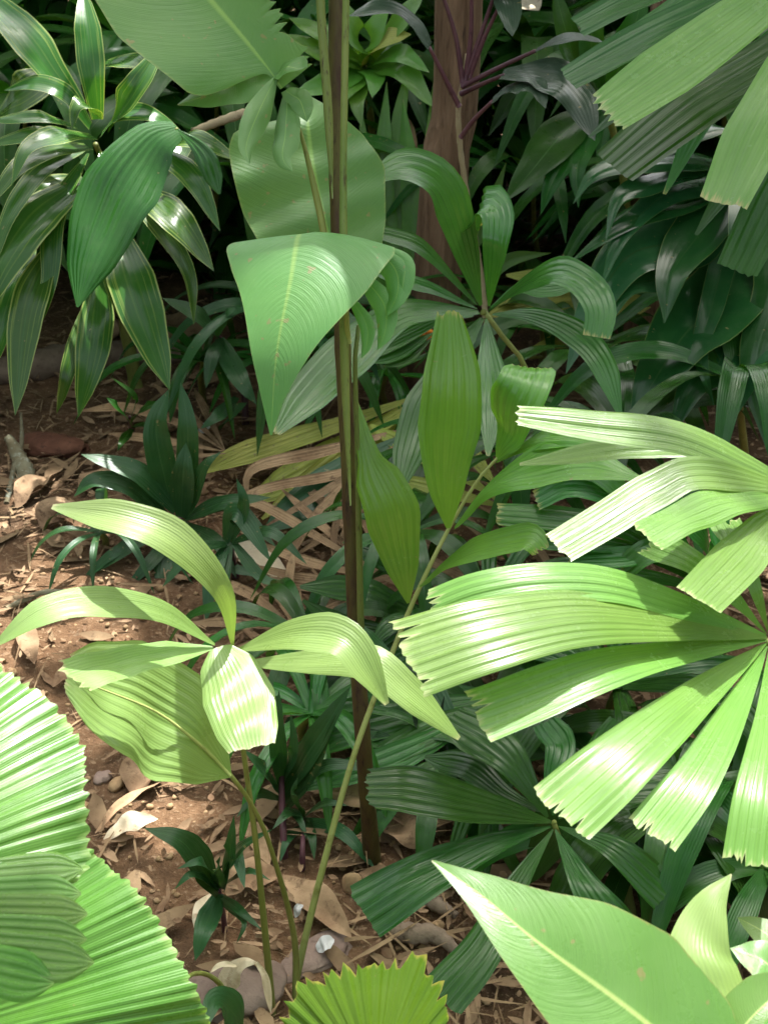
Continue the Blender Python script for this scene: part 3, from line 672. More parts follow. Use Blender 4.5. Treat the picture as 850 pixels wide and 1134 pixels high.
seedling('blue-green grassy plant among brown litter left of centre', (200, 600), [(199,590),(198,575)], 2.95, [
 ([(190,560),(173,478),(187,431)], 32), ([(205,560),(208,478),(200,423)], 25), ([(201,573),(203,527),(206,490)], 28), ([(194,565),(152,524),(90,503)], 24), ([(186,577),(148,541),(106,531),(82,550)], 24),
 ([(206,573),(247,557),(300,551)], 17), ([(208,573),(255,560),(306,606)], 18), ([(190,580),(150,600),(99,637)], 17), ([(195,590),(165,625),(140,652)], 16), ([(198,590),(184,638),(214,680)], 26), ([(192,580),(140,570),(95,590)], 15),
 ([(204,580),(240,600),(262,640)], 16), ([(205,575),(225,520),(245,500)], 16), ([(195,585),(130,610),(85,650)], 12), ([(200,588),(230,620),(300,640)], 14)], r=(5, 5, 4))
seedling('dark grassy plant right of the blue-green one, above the pale dead leaf', (262, 640), [(258,620),(256,596)], 2.78, [
 ([(250,600),(262,568),(300,622)], 20), ([(252,602),(235,640),(228,690)], 18), ([(258,600),(290,640),(318,645)], 14), ([(255,600),(246,655),(262,700)], 16), ([(252,602),(215,610),(180,650)], 14), ([(258,600),(300,590),(340,625)], 12), ([(256,600),(270,560),(262,530)], 16)])
seedling('thin upright seedling beneath the tip of the hanging broad leaf', (272, 470), [(268,420),(243,372)], 3.35, [
 ([(243,375),(265,420),(284,448)], 24), ([(246,474),(255,458),(274,446)], 16), ([(243,372),(220,350),(180,330)], 18), ([(246,375),(235,395),(228,430)], 15), ([(243,372),(250,350),(262,340)], 14), ([(262,440),(240,462),(222,475)], 15)])
seedling('tiny green seedling in the litter below the variegated plant', (146, 490), [(146,475),(144,462)], 3.2, [
 ([(145,470),(130,450),(118,440)], 12), ([(146,468),(160,452),(180,445)], 12), ([(145,466),(150,440),(124,418)], 6), ([(146,475),(135,490),(130,500)], 10), ([(147,472),(165,470),(178,480)], 10)], mat='fill')
seedling('dark purple-stemmed seedling behind the two thin stalks', (316, 962), [(314,930),(312,880),(312,850)], 2.12, [
 ([(312,870),(307,815),(309,765)], 20), ([(313,880),(350,820),(388,760)], 26), ([(313,890),(361,848),(430,856)], 14), ([(314,900),(345,860),(372,790)], 10), ([(312,880),(290,850),(270,830)], 16), ([(312,885),(285,880),(262,905)], 12), ([(313,895),(330,905),(340,930)], 10), ([(312,870),(325,830),(322,790)], 13)], r=(4, 4, 3))
seedling('dark seedling with narrow arching leaves right beside the mottled stem base', (334, 975), [(335,940),(336,905)], 2.1, [
 ([(336,908),(379,922),(416,963)], 16), ([(336,905),(345,925),(348,952)], 12), ([(335,905),(320,900),(302,918)], 12), ([(336,905),(360,890),(385,892)], 12), ([(335,905),(325,880),(330,860)], 12), ([(335,915),(318,930),(310,955)], 11)])
seedling('small leafless-looking purple seedling behind the jagged tip of the sunlit frond', (470, 872), [(474,820),(478,775)], 2.25, [
 ([(474,830),(460,800),(455,770)], 6), ([(476,815),(486,795),(492,770)], 6), ([(473,840),(455,830),(440,838)], 6), ([(475,825),(490,820),(497,835)], 6), ([(478,780),(470,750),(440,735)], 9)], mat='purp')

# ---- fallen fronds and green fronds lying in the middle distance
def fallen(label, leaves, base, mat, name='fallen_frond', cat='palm frond', stem=None):
    b = G(*base); o = thing(name, label, cat, b)
    if stem: stalk(o, stem[0], stem[1], stem[2], [3, 3, 2], 'stem' if mat != 'strip' else 'strip', 'stalk')
    for px, d0, d1, w_, *k in leaves:
        kk = dict(pl=4, pa=.28, db=.015, und=.03); kk.update(k[0] if k else {}); mm = kk.pop('mat', mat)
        leaf(o, px, d0, d1, w_, kk.pop('pr', 'segp'), mm, name='leaflet', **kk)
    return o
fallen('yellowing fallen frond lying behind the mottled stem', [
 ([(470,436),(400,462),(326,488),(225,524)], 3.3, 3.15, 22), ([(470,436),(400,490),(330,530),(270,560)], 3.35, 3.1, 42), ([(470,440),(420,500),(370,540),(320,570)], 3.35, 3.05, 40), ([(470,440),(430,520),(395,560)], 3.35, 3.1, 34), ([(470,434),(380,470),(260,500),(232,520)], 3.4, 3.2, 20), ([(470,438),(360,520),(290,575)], 3.3, 3.05, 26)],
 (470, 446), 'yell', stem=([(480, 430), (560, 400), (600, 395)], 3.4, 3.6))
fallen('broad dull green leaf lying under the yellowing fallen frond', [([(460,480),(400,530),(330,565),(290,590)], 3.15, 3.0, 64, dict(pr='lance', pl=0)), ([(470,500),(440,545),(420,590)], 3.1, 2.95, 40, dict(pr='lance', pl=0))], (460, 500), 'slate', name='fallen_leaf', cat='leaf')
fallen('striped yellow-green fallen frond behind the central fan palm', [
 ([(720,330),(650,332),(580,340),(540,350)], 3.5, 3.4, 36), ([(720,335),(650,352),(580,360)], 3.45, 3.35, 26), ([(720,340),(650,370),(590,385)], 3.4, 3.3, 22), ([(720,328),(640,315),(560,305)], 3.55, 3.5, 24)], (720, 450), 'yell')
fallen('pale toothed frond showing between hanging leaf and brown trunk', [
 ([(480,362),(440,378),(402,398)], 3.3, 3.2, 18), ([(480,368),(440,392),(408,402)], 3.3, 3.2, 18), ([(478,360),(440,362),(410,380)], 3.32, 3.25, 14), ([(478,374),(450,398),(425,406)], 3.3, 3.2, 14)], (480, 470), 'fanm', name='palm_frond')
fallen('dried brown frond with many narrow strips beneath the central seedling', [
 ([(640,690),(560,640),(500,605),(440,570)], 2.75, 2.9, 14), ([(640,690),(540,650),(430,600)], 2.7, 2.85, 12), ([(640,692),(520,668),(420,640)], 2.65, 2.75, 14), ([(640,688),(580,630),(520,580),(470,545)], 2.8, 3.0, 12),
 ([(640,695),(540,690),(430,690)], 2.6, 2.65, 12), ([(640,688),(600,620),(560,570)], 2.8, 3.05, 12), ([(640,690),(550,660),(470,650)], 2.68, 2.75, 10), ([(640,690),(545,628),(450,590)], 2.72, 2.9, 10), ([(640,688),(590,600),(530,560)], 2.8, 3.0, 10), ([(640,692),(560,700),(480,720)], 2.6, 2.6, 10)], (640, 694), 'strip')
fallen('dried brown frond with curling strips left of the mottled stem', [
 ([(470,470),(390,520),(300,540),(240,560)], 3.2, 2.95, 12), ([(470,475),(380,540),(330,600),(322,640)], 3.2, 2.85, 12), ([(470,470),(360,500),(280,520),(275,560)], 3.2, 3.05, 14), ([(470,478),(400,560),(365,640),(372,700)], 3.2, 2.7, 10), ([(470,478),(390,570),(320,620)], 3.1, 2.9, 10),
 ([(470,474),(350,550),(290,585)], 3.15, 2.95, 9), ([(468,476),(400,530),(370,590),(380,660)], 3.1, 2.75, 9)], (470, 480), 'strip')
fallen('light green pleated frond lying low behind the mottled stem base', [
 ([(560,770),(480,785),(400,805),(318,836)], 2.25, 2.2, 44), ([(560,775),(500,800),(440,830),(400,850)], 2.22, 2.15, 36), ([(560,775),(450,835),(390,855),(332,875)], 2.2, 2.12, 34), ([(560,768),(470,765),(380,775),(330,800)], 2.3, 2.25, 30)], (560, 800), 'fanm', name='palm_frond')
fallen('dark low frond crossing behind the mottled stem at mid height', [
 ([(500,690),(449,675),(396,655),(332,650)], 2.5, 2.4, 32), ([(500,695),(440,705),(380,695),(335,665)], 2.45, 2.35, 28), ([(500,700),(440,730),(400,745)], 2.4, 2.3, 32), ([(500,690),(470,650),(420,620),(380,600)], 2.55, 2.6, 24), ([(500,695),(440,690),(410,715)], 2.4, 2.3, 22)], (500, 725), 'dark', name='palm_frond')

# ---- W: glossy palm between the two right-hand sunlit fronds
gW = G(800, 760)
Wp = thing('fan_palm', 'glossy dark palm squeezed between the two sunlit fronds at right', 'palm', gW)
fr = stalk(Wp, [(800, 700), (790, 655)], 2.2, 2.05, [4, 3], 'stem', 'frond', base=gW)
for a in [
 ([(790,655),(720,575),(640,540),(592,556)], 28), ([(790,655),(700,590),(640,578),(550,570)], 30), ([(790,655),(735,615),(690,618),(630,622)], 24), ([(790,655),(760,618),(720,612),(690,632)], 30), ([(790,655),(780,600),(740,560),(700,556)], 28),
 ([(790,657),(720,640),(640,640),(570,652)], 24), ([(790,655),(700,560),(650,520),(600,512)], 24), ([(790,652),(800,600),(790,560)], 30), ([(790,655),(740,590),(690,570),(640,600)], 26), ([(790,655),(830,600),(870,580)], 30), ([(790,655),(700,610),(600,600),(560,596)], 20)]:
    leaf(fr, a[0], 2.05, 1.9, a[1], 'seg', 'fanm', name='leaflet', top=Wp, pl=4, pa=.24, tip=.12, db=.06)

# ---- low dark plants under the sunlit frond
def tuft(label, base, hub, d, n, lw, spread, mat, name='low_plant', a0=0., a1=360., seed=1, pr='strap', drop=.5, pl=0):
    """rosette in world space: leaves arch out of a hub and droop"""
    b = G(*base); o = thing(name, label, 'plant', b)
    h = P(hub[0], hub[1], d); r = random.Random(seed)
    mb = MB(); tube(mb, [b - (0, 0, .02), (b + h) / 2 + (r.uniform(-.02, .02), r.uniform(-.02, .02), 0), h], [.012, .01, .007], n=10); part(mb, 'stem', W['stem'], o)
    for i in range(n):
        a = R(a0 + (a1 - a0) * (i + r.uniform(.2, .8)) / n); Ln = spread * r.uniform(.7, 1.15); up = r.uniform(.15, .75)
        dr = np.array([math.cos(a), math.sin(a), 0])
        p1 = h + dr * Ln * .4 + np.array([0, 0, Ln * .35 * up]); p2 = h + dr * Ln * .75 + np.array([0, 0, Ln * (.35 * up - .18 * drop)]); p3 = h + dr * Ln + np.array([0, 0, Ln * (.25 * up - .7 * drop)])
        p3[2] = max(p3[2], .02); p2[2] = max(p2[2], .03)
        w_ = lw * r.uniform(.75, 1.2); mb = MB()
        f = lambda t: prof(pr, t) * .5 * w_
        blade3(mb, [h, p1, p2, p3], f, f, hint=(0, -.15, 1), fold=r.uniform(.05, .3), wave=.06, comp=False, tilt=r.uniform(-18, 18), n=16, pl=pl, pa=.4)
        part(mb, 'leaf', W[mat], o)
    return o
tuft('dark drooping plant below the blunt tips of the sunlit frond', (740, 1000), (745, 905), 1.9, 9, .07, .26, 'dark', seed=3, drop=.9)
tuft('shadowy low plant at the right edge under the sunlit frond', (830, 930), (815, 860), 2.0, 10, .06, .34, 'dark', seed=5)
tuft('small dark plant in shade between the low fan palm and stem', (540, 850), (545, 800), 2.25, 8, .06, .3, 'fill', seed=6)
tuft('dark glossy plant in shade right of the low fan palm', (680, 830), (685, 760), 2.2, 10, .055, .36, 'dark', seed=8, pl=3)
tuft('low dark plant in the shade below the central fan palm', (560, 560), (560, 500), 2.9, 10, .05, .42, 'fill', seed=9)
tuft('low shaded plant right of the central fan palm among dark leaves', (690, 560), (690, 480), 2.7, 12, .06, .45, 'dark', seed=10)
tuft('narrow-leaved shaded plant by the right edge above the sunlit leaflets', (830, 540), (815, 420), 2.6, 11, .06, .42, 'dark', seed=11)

for q in [
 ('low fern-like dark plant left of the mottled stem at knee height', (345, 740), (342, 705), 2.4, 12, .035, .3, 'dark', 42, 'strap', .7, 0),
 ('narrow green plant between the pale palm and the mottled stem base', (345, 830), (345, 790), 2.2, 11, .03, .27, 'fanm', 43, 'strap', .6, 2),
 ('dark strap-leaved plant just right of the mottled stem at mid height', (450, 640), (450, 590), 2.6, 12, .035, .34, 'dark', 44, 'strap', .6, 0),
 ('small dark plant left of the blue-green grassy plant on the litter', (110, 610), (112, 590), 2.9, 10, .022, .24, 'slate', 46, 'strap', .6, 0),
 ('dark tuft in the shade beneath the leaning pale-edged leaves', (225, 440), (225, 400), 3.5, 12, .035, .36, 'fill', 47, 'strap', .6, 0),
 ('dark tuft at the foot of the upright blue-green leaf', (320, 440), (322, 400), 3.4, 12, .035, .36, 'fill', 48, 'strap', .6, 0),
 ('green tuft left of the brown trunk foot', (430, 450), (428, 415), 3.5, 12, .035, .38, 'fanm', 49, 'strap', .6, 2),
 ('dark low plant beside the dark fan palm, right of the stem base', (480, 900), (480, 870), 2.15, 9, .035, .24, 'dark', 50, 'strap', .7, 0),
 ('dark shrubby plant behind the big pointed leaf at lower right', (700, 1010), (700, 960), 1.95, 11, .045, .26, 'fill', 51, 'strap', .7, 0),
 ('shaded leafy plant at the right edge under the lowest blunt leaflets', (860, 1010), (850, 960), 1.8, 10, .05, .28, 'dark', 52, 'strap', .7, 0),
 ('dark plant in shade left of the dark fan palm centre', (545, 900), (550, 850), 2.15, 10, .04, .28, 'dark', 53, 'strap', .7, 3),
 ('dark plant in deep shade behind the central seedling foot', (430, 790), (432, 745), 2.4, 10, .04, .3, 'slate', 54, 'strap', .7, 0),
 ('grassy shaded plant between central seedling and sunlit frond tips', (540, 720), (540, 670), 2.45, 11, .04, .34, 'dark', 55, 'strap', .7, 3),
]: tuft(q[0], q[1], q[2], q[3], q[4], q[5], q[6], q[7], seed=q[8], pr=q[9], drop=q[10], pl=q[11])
fallen('dried tan frond with many strips fanned out between grassy plants and mottled stem', [([(430,640),(360,600),(290,560),(240,548)], 2.75, 3.0, 12), ([(430,640),(350,625),(280,600)], 2.75, 2.88, 12), ([(430,640),(380,580),(330,530)], 2.78, 3.1, 12), ([(430,642),(350,650),(290,640)], 2.72, 2.75, 13), ([(430,640),(400,570),(380,520)], 2.78, 3.15, 11), ([(430,644),(370,672),(320,690)], 2.7, 2.6, 12), ([(430,640),(365,590),(310,540)], 2.76, 3.05, 10), ([(430,641),(340,640),(270,625)], 2.74, 2.8, 10)], (432, 642), 'strip')
fallen('yellow-green fallen frond slanting across the litter right of the mottled stem', [([(560,560),(500,520),(440,490),(410,470)], 2.95, 3.2, 22), ([(560,562),(490,545),(430,530)], 2.92, 3.05, 20), ([(560,560),(520,500),(480,460)], 2.97, 3.25, 20)], (562, 563), 'yell')
fallen('grey-brown dried frond lying in the shade left of the hanging broad leaf', [([(250,500),(200,470),(140,452),(90,455)], 3.3, 3.4, 12), ([(250,500),(190,490),(120,480)], 3.25, 3.3, 11), ([(250,500),(205,455),(170,425)], 3.3, 3.5, 11), ([(250,502),(180,510),(110,520)], 3.2, 3.15, 12), ([(250,500),(230,460),(215,430)], 3.3, 3.5, 10)], (250, 505), 'strip')
fallen('dried brown frond crumpled under the arching pale palm and grassy plant', [([(330,700),(280,660),(230,640)], 2.6, 2.75, 13), ([(330,702),(270,690),(210,690)], 2.6, 2.62, 12), ([(330,700),(300,650),(270,615)], 2.6, 2.8, 12), ([(330,704),(280,715),(240,730)], 2.58, 2.5, 12), ([(330,700),(320,650),(325,610)], 2.6, 2.8, 11)], (330, 706), 'strip')
fallen('dried brown frond lying right of the mottled stem base', [([(520,900),(470,890),(425,880)], 2.14, 2.17, 14), ([(520,902),(470,915),(430,940)], 2.12, 2.06, 14), ([(520,898),(480,860),(440,845)], 2.14, 2.22, 12), ([(520,900),(500,950),(470,980)], 2.12, 2.0, 12)], (522, 903), 'strip')
# ---- S: palm frond hanging in from the upper right
gS = G(1120, 560)
S = thing('fan_palm', 'tall fan palm reaching in from the upper right with long striped ribbon leaflets', 'palm', gS)
fr = stalk(S, [(1080, 200), (1040, 0), (1000, -110)], 2.6, 2.1, [7, 6, 5], 'rach', 'frond', base=gS)
for a in [
 ([(985,-115),(880,-28),(780,48),(668,128)], 2.1, 2.0, 62, 'sunf', .6, 6, 'seg'),
 ([(975,-110),(800,0),(709,42),(628,88)], 2.2, 2.25, 36, 'dark', .2, 4, 'seg'),
 ([(990,-100),(880,40),(768,116),(680,186)], 2.2, 2.15, 62, 'dark', .08, 6, 'seg'),
 ([(1000,-90),(900,40),(840,140),(800,226)], 2.0, 1.85, 66, 'frond', .15, 6, 'seg'),
 ([(1005,-85),(920,100),(850,230),(815,300)], 2.25, 2.2, 56, 'dark', .15, 5, 'seg'),
 ([(1012,-78),(945,90),(885,200),(856,300)], 2.3, 2.28, 46, 'cord', .08, 5, 'segp'),
 ([(972,-114),(840,-14),(745,72),(652,152)], 2.28, 2.35, 26, 'dark', .1, 4, 'segp'),
 ([(985,-105),(870,30),(790,110),(735,215)], 2.35, 2.4, 30, 'fanm', .1, 4, 'segp'),
 ([(965,-116),(830,-50),(730,20),(660,60)], 2.4, 2.45, 24, 'fanm', .1, 4, 'segp'),
 ([(1000,-92),(900,60),(830,170),(770,260)], 2.32, 2.38, 34, 'dark', .1, 4, 'segp'),
 ([(970,-115),(860,-60),(720,-10),(640,30)], 2.3, 2.35, 30, 'dark', .2, 4, 'seg'),
]: leaf(fr, a[0], a[1], a[2], a[3], a[7], a[4], name='leaflet', top=S, pl=a[6], pa=.11, tip=a[5] * .5, fold=.03)

# ---- dark broad-leaved cordylines on the right
gC = G(800, 420)
C1 = thing('broad_leaved_plant', 'dark plant at right with big glossy down-curving oval leaves', 'plant', gC)
stalk(C1, [(815, 380), (822, 300), (815, 225), (808, 180)], 3.2, 2.75, [7, 6, 5, 4], 'stem', 'stem', base=gC, n=20)
for a in [
 ([(815,190),(770,262),(700,282),(660,335),(626,414)], 62, 0), ([(815,195),(780,250),(745,300),(735,358)], 62, .0), ([(818,240),(808,318),(750,382),(696,470)], 92, 0), ([(818,260),(800,390),(765,430),(742,486)], 56, 0), ([(815,185),(860,300),(836,400),(848,498)], 54, 0),
 ([(872,210),(862,300),(838,390),(806,474)], 50, 0), ([(815,230),(790,330),(775,390),(790,450)], 30, 0), ([(812,200),(740,215),(690,260),(664,320)], 28, .05),
 ([(815,180),(790,140),(765,145),(726,178)], 48, .15), ([(812,190),(762,190),(716,206),(684,220),(670,268)], 26, .1), ([(815,200),(760,226),(700,245),(628,292)], 24, 0), ([(812,185),(720,178),(660,192),(634,226)], 30, .1), ([(818,185),(850,180),(825,240),(812,296)], 54, 0), ([(816,235),(740,300),(690,320),(655,390)], 40, 0)]:
    leaf(C1, a[0], 2.85, 2.55, a[1], 'ov', 'cord', db=.05, wave=.06 + a[2], n=34)
gC2 = G(700, 330)
C2 = thing('broad_leaved_plant', 'shaded plant left of the slim trunk with two long leaves hanging down', 'plant', gC2)
stalk(C2, [(700, 300), (690, 200), (672, 120)], 3.7, 3.2, [6, 5, 4], 'stem', 'stem', base=gC2)
for a in [([(660,120),(630,140),(598,178),(558,224)], 46), ([(665,125),(640,155),(612,200),(598,238)], 30), ([(668,118),(640,70),(625,30),(612,-20)], 30), ([(672,118),(690,60),(705,20),(712,-20)], 34), ([(668,118),(640,90),(600,80),(570,95)], 26), ([(672,120),(655,60),(660,20),(690,-10)], 30), ([(668,122),(640,180),(640,230)], 26), ([(674,120),(720,90),(760,80)], 30)]:
    leaf(C2, a[0], 3.2, 3.0, a[1], 'lance', 'fill', db=.05)
# orange bloom beside the trunk and the dry bract at right
fl = MB()
for k in range(7): lump(fl, P(470 + k * 1.6 - 4, 371 + (k % 3 - 1) * 3, 3.36), .011, (1, 1, .8), .3, k)
fo = fl.build('flower_head', W['flow'], origin=G(472, 371, .3)); tag(fo, 'small orange flower cluster against the brown trunk', 'flower')

# ---- T: green rosette behind the tall stem + upright blades
def rosette(label, base, hub, d, leaves, mat, name='strap_leaved_plant', stem='stem', pr='strap'):
    b = G(*base); o = thing(name, label, 'plant', b)
    h = P(hub[0], hub[1], d); mb = MB(); tube(mb, [b - (0, 0, .02), (b * .6 + h * .4) + (.02, .02, 0), h], [.02, .016, .01], n=14); part(mb, 'stem', W[stem], o)
    for px, w_, *k in leaves:
        kk = dict(db=.05); kk.update(k[0] if k else {}); mm = kk.pop('mat', mat); leaf(o, px, d, d - .15, w_, pr, mm, **kk)
    return o
rosette('bright green rosette just right of the tall mottled stem, near the top', (415, 290), (405, 76), 3.7, [
 ([(405,76),(442,76),(480,120)], 26), ([(405,76),(415,85),(412,108)], 24), ([(404,74),(370,90),(325,105)], 26), ([(404,76),(385,100),(370,120)], 24), ([(405,72),(425,45),(455,38)], 26, dict(mat='yell')), ([(405,72),(395,40),(380,0)], 26), ([(405,72),(412,40),(430,0)], 24), ([(404,74),(360,60),(315,38)], 26), ([(406,74),(440,60),(475,80)], 22), ([(404,72),(370,45),(320,20)], 24), ([(406,72),(445,20),(470,-10)], 24), ([(404,78),(395,110),(400,140)], 22)], 'frond')
gT = G(440, 372)
T_ = thing('strap_leaved_plant', 'clump of long upright green blades between the mottled stem and brown trunk', 'plant', gT)
for px, w_ in [([(445,392),(432,280),(425,180),(428,90)], 22), ([(455,390),(458,280),(452,180),(446,110)], 24), ([(440,392),(418,280),(405,190),(400,120)], 22), ([(462,390),(472,280),(478,180),(480,90)], 22), ([(450,392),(444,250),(440,150),(455,60)], 20), ([(436,392),(405,300),(380,220),(370,150)], 20), ([(465,390),(500,300),(535,250),(560,180)], 20), ([(468,392),(520,330),(560,290),(610,280)], 18), ([(450,392),(435,330),(415,260),(412,200)], 22)]:
    leaf(T_, px, 3.75, 3.6, w_, [(0,.5),(.2,.9),(.5,1),(.8,.8),(1,.02)], 'frond', cw=.9, fold=.25)
gT2 = G(420, 405)
mbd = MB(); bladepx(mbd, [(438,118),(452,140),(462,165)], 3.7, 3.65, 10, 'lance'); dd_ = mbd.build('dead_leaf', W['dead'], origin=P(450, 140, 3.68)); tag(dd_, 'brown withered leaf caught among the upright green blades', 'dead leaf')

# ---- background plants, each one by hand
def bg(label, base, hub, d, n, lw, spread, mat, seed, drop=.45, name='background_plant', pr='strap', pl=0): return tuft(label, base, hub, d, n, lw, spread, mat, name=name, seed=seed, drop=drop, pr=pr, pl=pl)
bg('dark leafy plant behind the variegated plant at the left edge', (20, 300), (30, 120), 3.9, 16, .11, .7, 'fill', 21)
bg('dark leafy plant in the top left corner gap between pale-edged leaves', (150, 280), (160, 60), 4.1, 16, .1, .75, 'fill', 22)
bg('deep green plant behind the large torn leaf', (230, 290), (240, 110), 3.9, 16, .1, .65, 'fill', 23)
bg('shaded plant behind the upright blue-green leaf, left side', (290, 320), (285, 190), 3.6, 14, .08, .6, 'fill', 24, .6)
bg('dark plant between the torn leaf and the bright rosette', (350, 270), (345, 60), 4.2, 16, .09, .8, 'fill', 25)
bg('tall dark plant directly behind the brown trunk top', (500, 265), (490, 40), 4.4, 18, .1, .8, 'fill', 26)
bg('tall shaded plant right of the brown trunk near the bright white spot', (585, 260), (590, 60), 4.2, 18, .1, .75, 'fill', 27)
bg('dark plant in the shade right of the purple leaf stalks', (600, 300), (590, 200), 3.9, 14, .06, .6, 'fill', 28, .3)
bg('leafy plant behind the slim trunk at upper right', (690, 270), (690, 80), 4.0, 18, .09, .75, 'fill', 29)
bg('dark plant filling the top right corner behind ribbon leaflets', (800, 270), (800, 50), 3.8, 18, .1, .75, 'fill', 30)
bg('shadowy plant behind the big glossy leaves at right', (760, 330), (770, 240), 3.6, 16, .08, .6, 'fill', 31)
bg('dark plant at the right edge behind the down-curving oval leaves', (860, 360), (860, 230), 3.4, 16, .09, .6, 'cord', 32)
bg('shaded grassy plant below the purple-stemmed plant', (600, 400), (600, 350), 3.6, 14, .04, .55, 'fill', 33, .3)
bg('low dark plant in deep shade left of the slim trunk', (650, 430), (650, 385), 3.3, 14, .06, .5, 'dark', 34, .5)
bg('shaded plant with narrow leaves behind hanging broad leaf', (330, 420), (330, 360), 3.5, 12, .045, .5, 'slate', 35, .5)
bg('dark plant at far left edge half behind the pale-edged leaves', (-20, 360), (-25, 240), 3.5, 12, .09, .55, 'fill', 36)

# far mass of leaves closing the view: nobody could count it
def far_mass():
    mb = MB(); r = random.Random(5); NF = 8500; rs = np.random.RandomState(5)
    for i in range(NF + 7000):
        y = r.uniform(4.7, 8.0); x = r.uniform(-3.6, 3.6) * (y / 6); z = r.uniform(0, 1.6 + .12 * y)
        if i >= NF:                                # unseen thicket added at the sides and behind the camera to deepen shade
            an = r.uniform(-1.25 * math.pi, .25 * math.pi); q = r.uniform(3.6, 5.4); x, y, z = q * math.cos(an) * .85, 1.2 + q * math.sin(an), r.uniform(0, 3.4 if math.sin(an) > -.45 else 1.3)   # kept lower behind the camera to let sky light in
        c = np.array([x, y, z]); a = r.uniform(0, 6.28); L = r.uniform(.22, .6) * (1.5 if i >= NF else 1); e = r.uniform(-.9, .7)
        dr = np.array([math.cos(a) * math.cos(e), math.sin(a) * math.cos(e), math.sin(e)])
        sd = unit(np.cross(dr, (r.uniform(-.5, .5), r.uniform(-.5, .5), 1))) * L * r.uniform(.07, .15); nn = np.cross(sd, dr); nn = unit(nn) * L * .1
        V = np.zeros((5, 3, 3)); UV = np.zeros((5, 3, 2))
        for k, (s, w_) in enumerate(((0, .2), (.3, .9), (.55, 1), (.8, .6), (1, .02))):
            m_ = c + dr * L * s - np.array([0, 0, L * .35 * s * s])
            V[k, 0] = m_ - sd * w_ + nn * .3; V[k, 1] = m_; V[k, 2] = m_ + sd * w_ + nn * .3
            for q in range(3): UV[k, q] = (q / 2, s)
        mb.grid(V, UV)
    o = mb.build('undergrowth', W['fill']); tag(o, 'dark mass of leaves far behind the trunks, plus unseen thicket added round the camera for shade', 'undergrowth', kind='stuff')
far_mass()

# ------------------------------------------------------------------ things on the ground
def gp(u, v, h): 
    p = G(u, v); return np.array([p[0], p[1], ground_z(p[0], p[1]) + h])
def dead_leaf(label, px, w, mat='dead', h=.012, lift=.02, pr='lance', fold=.25, name='dead_leaf', cat='dead leaf'):
    pts = [gp(u, v, h + (lift if 0 < i < len(px) - 1 else (lift * .7 if i else 0))) for i, (u, v) in enumerate(px)]
    d = axial(pts[0]); mb = MB(); f = lambda t: prof(pr, t) * .5 * w * d / FPX * 1.3
    blade3(mb, pts, f, f, hint=(0, -.2, 1), fold=fold, wave=.3, comp=False, n=16, und=.28)
    o = mb.build(name, W[mat], origin=pts[0]); return tag(o, label, cat, 'dead leaves on the ground')
for a in [
 ('rounded tan dead leaf lying on red soil beside pale strips', [(150,892),(160,872),(166,852)], 40),
 ('long pale dead strip lying diagonally on red soil at left', [(108,938),(140,912),(180,884)], 9),
 ('curled bleached dead leaf beside the pleated fan edge', [(118,948),(145,940),(178,932)], 20, 'straw'),
 ('grey-brown lance-shaped dead leaf right of the thin stalks', [(312,990),(350,1022),(390,1058)], 26),
 ('broad tan dead leaf behind the small blue-green seedling', [(252,1012),(278,1000),(312,998)], 34),
 ('pale dead strip standing by the seedling near the bottom', [(226,1078),(230,1050),(236,1018)], 20, 'straw'),
 ('tan dead leaf leaning on the seedling stem', [(250,990),(272,972),(292,958)], 20),
 ('long brown dead leaf running behind the mottled stem base', [(340,893),(400,912),(476,944)], 26),
 ('tan dead leaf tucked right of the mottled stem base', [(418,928),(445,945),(478,962)], 30),
 ('dark tan dead leaf under the dark low fan palm', [(470,1002),(505,992),(545,975)], 30),
 ('large pale dead leaf lying below the grassy plants', [(255,602),(285,628),(324,660)], 28, 'straw'),
 ('curled brown dead leaf on bare soil at the far left', [(26,704),(34,728),(42,756)], 18),
 ('brown dead leaf at left between soil and pale twigs', [(48,600),(66,590),(88,592)], 30),
 ('tan folded dead leaf under hanging pale-edged leaves', [(118,382),(135,372),(158,362)], 34),
 ('large brown dead leaf in the shade behind the tiny seedling', [(182,352),(200,372),(222,392)], 40),
 ('tan dead leaf standing on the left litter slope', [(20,572),(38,556),(62,540)], 24),
 ('dead leaf in deep shade left of the tiny seedling', [(60,420),(95,408),(130,392)], 24),
 ('brown dead leaf near the husk at left', [(90,560),(112,546),(140,548)], 24),
 ('reddish brown dead leaf below the hanging broad leaf tip', [(190,500),(205,512),(222,540)], 26),
 ('dead leaf in shade beneath the dark low plant at bottom right', [(640,1062),(680,1050),(720,1062)], 26),
 ('tan dead leaf behind the big pointed leaf at bottom', [(560,1050),(590,1040),(620,1052)], 26),
 ('brown dead leaf at right edge below blunt sunlit leaflets', [(760,980),(800,985),(838,1002)], 30),
 ('small tan dead leaf on soil under the arching pale palm', [(60,770),(85,758),(110,752)], 22),
 ('brown dead leaf between the two thin stalks', [(270,930),(285,950),(300,985)], 20),
 ('tan dead leaf at foot of the bright slanting stalk', [(398,985),(420,1000),(440,1030)], 22),
]: dead_leaf(a[0], a[1], a[2], *(a[3:]))
mbd = MB(); bladepx(mbd, [(572,-8),(584,2),(596,12)], 4.3, 4.2, 26, 'ov', lit=True); tag(mbd.build('dead_leaf', W['straw'], origin=P(584, 2, 4.25)), 'pale leaf added to make a bright spot at the top edge right of the brown trunk', 'dead leaf')  # added leaf, stands in for a bright spot of unclear origin
